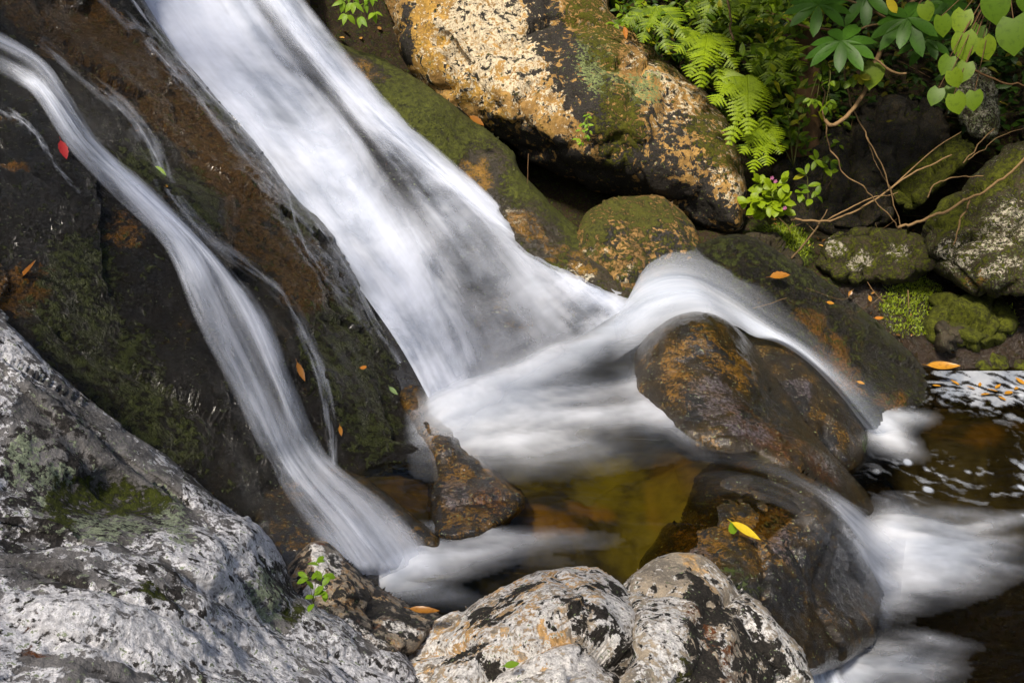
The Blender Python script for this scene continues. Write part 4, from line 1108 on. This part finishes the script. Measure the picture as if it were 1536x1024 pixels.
leafy('shrub', 'leafy shrub at the top edge above the great boulder ferns', 'shrub', (1100, 80, 7.5), around(1110, 15, 7.0, 85, 30, 12), n=6, ln=.11, wd=.045, group=g1)
leafy('shrub', 'dim green shrub in front of the brown stump', 'shrub', (1190, 250, 7.0), around(1180, 150, 6.8, 38, 50, 8), n=5, ln=.10, wd=.045, group=g1)
leafy('shrub', 'low plant growing along the crest of the great boulder', 'shrub', (960, 70, 7.2), around(955, 25, 7.0, 40, 30, 8), n=5, ln=.07, wd=.035, group=g1)
leafy('shrub', 'leafy shrub at the top edge between the ferns and glossy leaves', 'shrub', (1200, 60, 7.4), around(1205, 10, 7.0, 45, 35, 8), n=6, ln=.10, wd=.045, group=g1)
leafy('wildflower', 'leafy green plant with tiny pink flowers at the boulder tip', 'plant', (1155, 338, 6.45), around(1150, 295, 6.25, 36, 28, 11, .1), n=4, ln=.09, wd=.055, shape='oval', mat=M_FERN, tint=.55)
e = bpy.data.objects['wildflower']
for (x, y, d) in [(1158, 267, 6.2), (1177, 312, 6.15), (1163, 272, 6.2)]:
    fl = MB()
    c = P(x, y, d)
    for k in range(5):
        a = 2 * math.pi * k / 5
        fl.leaf(c, np.array([math.cos(a), -.3, math.sin(a)]), TOCAM(c), .016, .012, 'oval', .2, .1, .5, rows=5)
    fl.build('flower', M_PINK, e)
leafy('seedling', 'upper broad leaved seedling in the dark hollow', 'seedling', (1236, 275, 6.6), [(1225, 240, 6.5), (1248, 243, 6.5), (1238, 252, 6.45)], n=2, ln=.085, wd=.045, shape='oval')
leafy('seedling', 'lower broad leaved seedling beside the pink flowered plant', 'seedling', (1212, 315, 6.5), [(1208, 262, 6.45), (1225, 295, 6.4), (1202, 290, 6.4)], n=2, ln=.085, wd=.045, shape='oval')
leafy('leafy_twig', 'bright lime leaf sprig hanging at the top edge above the waterfall', 'twig', (545, -70, 6.9), [(520, 22, 6.7), (540, 26, 6.7), (562, 18, 6.7), (530, 5, 6.7), (555, -5, 6.7), (515, 2, 6.7)], n=5, ln=.09, wd=.045, mat=M_LIME)
leafy('boulder_sprout', 'small fresh green sprout growing from a crack in the great boulder', 'plant', (878, 180, 6.4), [(868, 208, 6.35), (882, 205, 6.35), (872, 215, 6.33)], n=4, ln=.04, wd=.022, mat=M_LIME)
leafy('sapling', 'little green sapling rooted on the small pale patched rock', 'sapling', (470, 905, 2.62), [(478, 845, 2.6), (492, 862, 2.58), (462, 868, 2.58), (485, 885, 2.55)], n=2, ln=.034, wd=.02, shape='oval', mat=M_LIME, tint=.2, r=.0012)
leafy('leafy_twig', 'sprig of lobed leaves hanging in front of the dark stump', 'twig', (1236, 90, 6.0), [(1225, 150, 5.95), (1245, 152, 5.95), (1215, 148, 5.95), (1238, 160, 5.9)], n=3, ln=.06, wd=.035)
leafy('leafy_twig', 'small leafy sprig below the glossy leaf whorl', 'twig', (1275, 70, 5.95), [(1258, 122, 5.9), (1275, 118, 5.9), (1290, 112, 5.9)], n=3, ln=.07, wd=.045, shape='oval')
# fine rosette whorls of the glossy leaved shrub
def whorl(e, c, r, n, tilt, tint=.6):
    lf = MB()
    nm = unit(TOCAM(c) * .65 + UP * .7 + rnd(.1))
    a = unit(np.cross(nm, [.2, 1, .1])); b = np.cross(nm, a)
    for k in range(n):
        th = 2 * math.pi * k / n + random.uniform(-.2, .2)
        dr = unit(a * math.cos(th) + b * math.sin(th) - nm * tilt + rnd(.06))
        lf.leaf(c + rnd(.004), dr, nm, r * random.uniform(.85, 1.1), r * .34, 'oval', .18, .10, np.clip(tint + RNG.normal() * .2, 0, 1))
    return lf.build('leaf_whorl', M_RHODO, e)
e = empty('rhododendron', P(1345, 40, 6.4), 'glossy leaved rhododendron with whorled leaves at the top right', 'shrub')
for (x, y, d, r, n) in [(1262, 62, 5.8, .25, 10), (1362, 28, 5.9, .27, 10), (1228, 8, 6.0, .24, 8), (1300, -8, 6.1, .25, 8), (1390, 60, 6.2, .2, 8), (1420, 5, 6.1, .24, 8)]:
    whorl(e, P(x, y, d), r, n, .15)
m = MB()
for pts in [[(1420, -60, 6.6), (1345, 35, 6.2), (1312, 95, 6.05), (1295, 140, 6.0), (1270, 175, 5.95), (1248, 188, 5.95), (1237, 180, 5.95)]]:
    m.tube([P(*p) for p in pts], .018, .013, 8, .9, .01)
for pts in [[(1345, 35, 6.2), (1300, 40, 6.0), (1262, 62, 5.82)], [(1420, -60, 6.6), (1390, -10, 6.1), (1362, 28, 5.92)], [(1345, 35, 6.2), (1270, 0, 6.1), (1228, 8, 6.02)]]:
    m.tube([P(*p) for p in pts], .008, .006, 6, .7)
m.build('branch', M_TWIG, e)
# round leaved bush
e = empty('round_leaved_bush', P(1500, 20, 5.6), 'bush with big round green leaves flushed red at the right edge', 'bush')
lf, st = MB(), MB()
for (x, y, r, d) in [(1490, 10, 23, 4.7), (1520, 52, 26, 4.6), (1412, 38, 15, 5.1), (1446, 32, 17, 5.1), (1446, 68, 20, 5.05), (1475, 72, 16, 5.1), (1425, 98, 14, 5.0), (1450, 108, 15, 5.0), (1428, 118, 13, 4.95), (1408, 145, 13, 5.0),
                     (1431, 155, 15, 4.95), (1462, 150, 14, 5.0), (1312, 112, 19, 5.9), (1500, -20, 20, 4.9), (1540, 0, 18, 4.9), (1425, 140, 10, 5.05), (1385, 18, 13, 5.4), (1470, 52, 14, 5.3)]:
    c = P(x, y - r * .9, d)
    ln = 2.1 * r / FPX * d
    nm = unit(TOCAM(c) * 1.0 + UP * .35 + rnd(.22))
    dr = unit(P(x + random.uniform(-12, 12), y + r, d) - c)
    lf.leaf(c, dr, nm, ln, ln * .88, 'heart', .14, .07, random.random() * .8, rows=10)
    if x > 1350: st.tube([c, (c + P(1500, -30, 5.3)) / 2 + UP * .05, P(1500, -30, 5.3)], .0025, .004, 5)
lf.build('foliage', M_HOBBLE, e)
st.build('stem', M_BARK, e)
lf = MB()
lf.leaf(P(1330, -5, 5.7), unit(P(1345, 20, 5.7) - P(1330, -5, 5.7)), TOCAM(P(1330, 0, 5.7)), .13, .055, 'oval', .1, .1, .5)
tag(lf.build('yellow_leaf', leaf_mat('yellow_leaf', (.55, .42, .02), (.62, .50, .03)), None), 'yellow leaf hanging at the top edge beside the glossy whorls', 'leaf')

# branches, sticks, stump
def stick(name, label, pts, r0, r1, mat=None, cat='stick', tint=.6, group=None):
    m = MB()
    for k, q in enumerate(pts if isinstance(pts[0], list) else [pts]):
        m.tube([P(*p) for p in q], r0 if k == 0 else r1, r1 if k == 0 else r1 * .5, 7, tint, .028)
    return tag(m.build(name, mat or M_TWIG), label, cat, group)
stick('branch', 'orange brown snapped branch end below the glossy whorl', [(1283, 72, 5.9), (1318, 92, 5.85), (1340, 108, 5.8), (1358, 110, 5.8)], .009, .007, cat='branch', tint=.9)
stick('stick', 'long thin upright stick leaning through the hollow beside the curved branch', [[(1266, 105, 6.1), (1275, 150, 6.1), (1300, 205, 6.1), (1328, 262, 6.15), (1352, 345, 6.2)], [(1300, 205, 6.1), (1312, 240, 6.2), (1345, 300, 6.2)]], .007, .004, tint=.4)
stick('stick', 'thin bent stick left of the long upright stick', [(1236, 115, 6.1), (1236, 185, 6.1), (1246, 222, 6.1), (1268, 258, 6.1), (1310, 298, 6.1), (1348, 345, 6.15)], .006, .004, tint=.5)
stick('stick', 'pale forked stick lying level across the hollow', [[(1188, 328, 6.25), (1240, 331, 6.25), (1305, 305, 6.25), (1360, 265, 6.3), (1428, 232, 6.35)], [(1240, 331, 6.25), (1300, 300, 6.2), (1345, 290, 6.25)], [(1330, 288, 6.28), (1400, 225, 6.4), (1442, 198, 6.45)]], .009, .006, tint=.95)
stick('stick', 'long pale stick resting on the speckled bank boulder', [[(1345, 345, 6.1), (1400, 322, 6.0), (1450, 300, 5.9), (1500, 272, 5.75), (1560, 215, 5.6)], [(1455, 297, 5.9), (1440, 340, 5.95), (1430, 368, 6.0)]], .011, .008, tint=.7)
stick('stick', 'arched dry twig above the white lichen rock', [[(1392, 295, 6.2), (1402, 276, 6.2), (1430, 266, 6.2), (1476, 262, 6.1)]], .006, .004, tint=.8)
stick('stick', 'short mossy stick leaning by the bright moss', [[(1190, 385, 6.2), (1215, 355, 6.25), (1232, 330, 6.3), (1240, 315, 6.3)], [(1222, 348, 6.25), (1210, 335, 6.3)]], .008, .004, tint=.3)
stick('stick', 'crossed dry twig behind the arched twig', [[(1445, 245, 6.5), (1470, 215, 6.55), (1490, 192, 6.6)], [(1452, 240, 6.5), (1500, 205, 6.6), (1536, 192, 6.6)]], .005, .004, tint=.7)
stick('stick', 'slim brown branch slanting behind the round leaves', [(1452, 100, 6.2), (1490, 118, 6.1), (1560, 138, 6.0)], .008, .006, M_BARK, tint=.9)
stick('stick', 'dark slanting branch across the shrubs at the top', [(1150, 18, 6.9), (1200, 38, 6.8), (1262, 48, 6.7)], .014, .008, M_BARK, tint=.7)
stick('stick', 'thin sapling stem standing among the ferns', [(1098, 60, 6.8), (1094, 20, 6.8), (1090, -30, 6.8)], .009, .008, M_TWIG, tint=.2)
stick('stick', 'thin hanging rootlet in the dark gap under the great boulder', [(793, 232, 6.3), (792, 250, 6.25), (791, 275, 6.2)], .003, .002, M_BARK, tint=.9)
stick('stick', 'short dry twig on the dark slab', [(1130, 462, 5.72), (1155, 455, 5.75), (1180, 447, 5.78)], .003, .002, tint=.4)
m = MB()
m.tube([P(1205, 240, 7.35), P(1207, 150, 7.4), P(1212, 60, 7.45), P(1216, -60, 7.5)], .14, .10, 14, .6, .02)
tag(m.build('tree_stump', M_BARK), 'dark brown dead trunk behind the leafy shrubs', 'tree trunk')

# fallen leaves on the rocks
def fallen(label, x, y, surf, ln, ang, tint, mat=None, wd=.4, lift=.02, shape='lance', droop=-.12, up=.6):
    m = MB()
    d = np.ravel(ACT['slab'](x, y) if surf is slab else surf)[0]
    lift = .03 if lift == .121 else (.022 if surf is slab else lift)
    d = float(d) - lift
    c = P(x, y, d)
    k = ln / d * FPX * .5
    a, b = math.cos(math.radians(ang)), math.sin(math.radians(ang))
    p0, p1 = P(x - a * k, y - b * k, d), P(x + a * k, y + b * k, d)
    nm = unit(TOCAM(c) * (1 - up) + UP * up + rnd(.1))
    m.leaf(p0, p1 - p0, nm, ln, ln * wd, shape, droop + random.uniform(-.25, .2), random.uniform(.05, .3), tint, rows=11, ser=random.choice([0, .08, .16]))
    m.tube([p0, p0 - (p1 - p0) * .18], .0015, .001, 4, tint)
    tag(m.build('fallen_leaf', mat or M_FALLEN), label, 'leaf')
M_RED = leaf_mat('red_leaf', (.40, .02, .025), (.50, .04, .04))
fallen('red leaf caught in the narrow waterfall', 95, 226, slab, .10, 75, .5, M_RED, .45, .121)
fallen('bright green leaf on the black slab by the thin trickle', 240, 258, slab, .09, 40, .5, M_LIME, .42, .1)
fallen('orange leaf on the amber knob at the left edge', 45, 410, slab, .12, -25, .1, None, .38, .1)
fallen('rusty leaf standing in the thin trickle', 451, 558, slab, .10, 70, .2, None, .3, .09)
fallen('tiny round coral leaf on the black slab', 545, 552, slab, .035, 10, .9, None, .85, .08, 'oval')
fallen('pale green leaf on the black slab above the amber finger', 589, 587, slab, .06, 55, .3, leaf_mat('pale_green_leaf', (.22, .32, .12), (.28, .36, .16)), .5, .09)
fallen('little orange leaf low on the black slab', 511, 646, slab, .05, 80, .3, None, .4, .08)
fallen('narrow yellow leaf stuck on the overflow ledge', 1118, 797, 3.42, .13, 35, .5, leaf_mat('gold_leaf', (.60, .42, .02), (.66, .48, .03)), .3, .03)
fallen('small round green leaf stuck on the overflow ledge', 1099, 792, 3.43, .05, 75, .2, M_LIME, .8, .02, 'oval')
fallen('tiny green leaf on the cream boulder', 768, 996, 2.46, .045, -10, .2, M_LIME, .5, .03)
fallen('broad orange leaf on the dark slab', 1170, 414, 5.86, .14, -5, .3, None, .5, .03)
fallen('long orange leaf drooping over the pool edge at the dark slab tip', 1412, 552, 5.88, .20, 12, .6, None, .35, .05)
fallen('orange leaf hanging at the crest of the great boulder', 938, 50, 6.75, .10, 82, .9, None, .42, .1)
fallen('rusty leaf at the foot of the plant rock by the pool', 636, 918, 2.86, .10, 15, .3, None, .28, .05)
fallen('brown leaf on the ledge below the great boulder', 715, 182, 6.3, .13, 35, .2, None, .5, .08)
fallen('pinkish brown leaf beside the bright green leaf on the slab', 246, 280, slab, .05, 25, .85, None, .45, .08)

# leaves adrift along the far edge of the lower pool
m = MB()
m.leaf((-.035, 0, 0), (1, .2, 0), UP, .075, .032, 'lance', -.15, .18, .6, rows=9, ser=.1)
proto = m.build('floating_leaf', M_FALLEN)
for k, (x, y) in enumerate([(1432, 574), (1456, 582), (1470, 577), (1488, 586), (1497, 580), (1512, 590), (1524, 583), (1478, 592), (1405, 579), (1503, 598), (1530, 572)]):
    o = proto if k == 0 else proto.copy()
    if k: COL.objects.link(o)
    o.location = Vector(P(x, y, dz(y, -.535)))
    o.rotation_euler = (random.uniform(-.2, .2), random.uniform(-.15, .15), random.uniform(0, 6.28))
    o.scale = [random.uniform(.7, 1.25)] * 3
    tag(o, 'small orange leaf adrift on the foam at the far edge of the lower pool', 'leaf', 'orange leaves adrift along the pool edge')
for k, (x, y, ln, ang, tn, lb) in enumerate([(1245, 455, .05, 20, .5, 'small tan leaf at the upper edge of the dark slab'), (1305, 448, .05, 70, .7, 'little pale orange leaf on the bank under the white lichen rock'), (1275, 440, .045, 120, .3, 'brown leaf on the bank between the dark slab and lichen rock'), (1318, 478, .06, 10, .9, 'reddish leaf on the bank beside the bright moss'), (1290, 575, .05, 30, .6, 'yellow brown leaf low on the dark slab')]):
    fallen(lb, x, y, {0: 5.85, 1: 6.2, 2: 6.2, 3: 6.12, 4: 5.55}[k], ln, ang, tn, None, .6, .04)

# ------------------------------------------------------------------ ground cover
gvis = np.where((W[:, 1] > 4.5) & (gpx > -100) & (gpx < 1700) & (gpy > -200) & (gpy < 620) & (W[:, 2] > -.5))[0]
def pick(fn, n):
    c = gvis[fn(gpx[gvis], gpy[gvis])]
    return W[RNG.choice(c, n)] + RNG.normal(size=(n, 3)) * (.02, .02, .004) if len(c) else np.zeros((0, 3))
lit = MB()
for p in pick(lambda x, y: (x > 1060) & (y > 330) & (y < 560), 260):
    lit.leaf(p + UP * .015, unit(rnd(1) * (1, 1, .15)), unit(UP + rnd(.35)), random.uniform(.025, .06), random.uniform(.012, .03), 'lance', random.uniform(-.3, .3), .15)
for p in pick(lambda x, y: (y <= 330), 420):
    lit.leaf(p + UP * .015, unit(rnd(1) * (1, 1, .15)), unit(UP + rnd(.35)), random.uniform(.04, .08), random.uniform(.02, .04), 'lance', random.uniform(-.3, .3), .15)
lit = lit.build('leaf_litter', leaf_mat('leaf_litter', (.10, .05, .012), (.30, .15, .03), (.45, .25, .05), rough=.7, trans=.1))
tag(lit, 'scattered brown and orange leaf litter on the bank', 'leaf litter', kind='stuff')
mo = MB()
for p in pick(lambda x, y: (((x - 1370) / 48) ** 2 + ((y - 462) / 48) ** 2 < 1) | (((x - 1168) / 45) ** 2 + ((y - 372) / 34) ** 2 < 1) | (((x - 1460) / 70) ** 2 + ((y - 480) / 40) ** 2 < .8), 5200):
    mo.leaf(p, unit(UP + rnd(.5)), unit(TOCAM(p) + rnd(.4)), random.uniform(.015, .035), .008, 'lance', .3, .1, rows=4)
tag(mo.build('moss', leaf_mat('bright_moss', (.07, .10, .004), (.20, .26, .008), trans=.25)), 'bright green moss cushions on the bank above the lower pool', 'moss', kind='stuff')
un = MB()
for p in pick(lambda x, y: (x > 900) & (y < 240), 900):
    h0 = random.uniform(.05, .55)
    q = p + UP * h0 + rnd(.05)
    for k in range(4):
        un.leaf(q + rnd(.03), unit(rnd(1) * (1, 1, .4)), unit(UP + TOCAM(q) * .5 + rnd(.35)), random.uniform(.06, .13), random.uniform(.03, .06), 'lance', .3, .12)
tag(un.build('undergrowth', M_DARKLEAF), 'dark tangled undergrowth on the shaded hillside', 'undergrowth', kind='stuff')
gc = MB()
for p in pick(lambda x, y: (x > 915) & (x < 1235) & (y < 260 - (1235 - x) * .1), 620):
    q = p + UP * random.uniform(.05, .5) + TOCAM(p) * random.uniform(0, .35) + rnd(.04)
    dr0 = unit(rnd(1) * (1, 1, .3) - UP * .3)
    for k in range(5):
        gc.leaf(q + dr0 * .035 * k, unit(dr0 + rnd(.7)), unit(UP * .7 + TOCAM(q) * .7 + rnd(.3)), random.uniform(.05, .10), random.uniform(.022, .042), 'lance', random.uniform(.1, .5), .12)
tag(gc.build('leafy_ground_cover', M_LEAF), 'yellow green leafy ground cover among the ferns', 'ground cover', kind='stuff')
tw = MB()
for p in pick(lambda x, y: (x > 1120) & (y > 60) & (y < 540), 130):
    a = unit(rnd(1) * (1, 1, .5)); L_ = random.uniform(.12, .5)
    q = p + UP * random.uniform(.01, .12)
    tw.tube([q, q + a * L_ * .5 + rnd(.03), q + a * L_ + rnd(.05)], random.uniform(.002, .005), .001, 5)
tag(tw.build('twig_litter', M_TWIG), 'fine dry twigs littering the shaded bank', 'twigs', kind='stuff')
# unseen evergreen leaves added overhead to keep sky and sun off the hollow
th = MB()
for k in range(4200):
    q = np.array([random.uniform(.9, 5.5), random.uniform(5.2, 9.5), 0])
    q[2] = 2.75 + .35 * (q[1] - 6) + random.uniform(0, 1.1) + max(0, (6.0 - q[1])) * .5
    th.leaf(q, unit(rnd(1) * (1, 1, .4)), unit(UP + rnd(.35)), random.uniform(.14, .22), random.uniform(.06, .09), 'oval', .2, .1, rows=5)
for k in range(9):
    x = 1.4 + k * .45
    th.tube([(x, 9.5, 2.6), (x + .2, 8, 3.1), (x - .1, 6.6, 3.3), (x + .1, 5.4, 3.2)], .04, .012, 6, .2)
tag(th.build('shade_thicket', M_DARKLEAF), 'unseen evergreen leaves added overhead to shade the hollow above the bank', 'shade_thicket', kind='stuff')

# unseen tree crowns, added to block low sky and dapple the sun
cn = MB()
cc = np.array([.3, 4.0, 1.0])
k = 0
while k < 4200:
    v = rnd(1); v /= np.linalg.norm(v)
    if v[2] < .10: continue
    el = math.degrees(math.asin(v[2]))
    sunang = math.degrees(math.acos(np.clip(np.dot(v, np.array(sdir)), -1, 1)))
    keep = 1.0 if el < 42 else max(0.0, 1 - (el - 42) / 22)
    if sunang < 22: keep *= .42
    cl = float(fbm(np.array([v * 5.0]), 3)[0])
    if random.random() > keep * (1.0 if cl > -.12 else .25): continue
    q = cc + v * random.uniform(7.5, 11)
    if q[2] < 2.7: continue
    cn.leaf(q, unit(rnd(1)), unit(rnd(1)), random.uniform(.45, .85), random.uniform(.3, .5), 'oval', .2, .1, rows=4)
    k += 1
tag(cn.build('added_canopy', M_DARKLEAF), 'unseen crowns of the surrounding wood, added to shape sky light and dapple', 'canopy', kind='stuff')
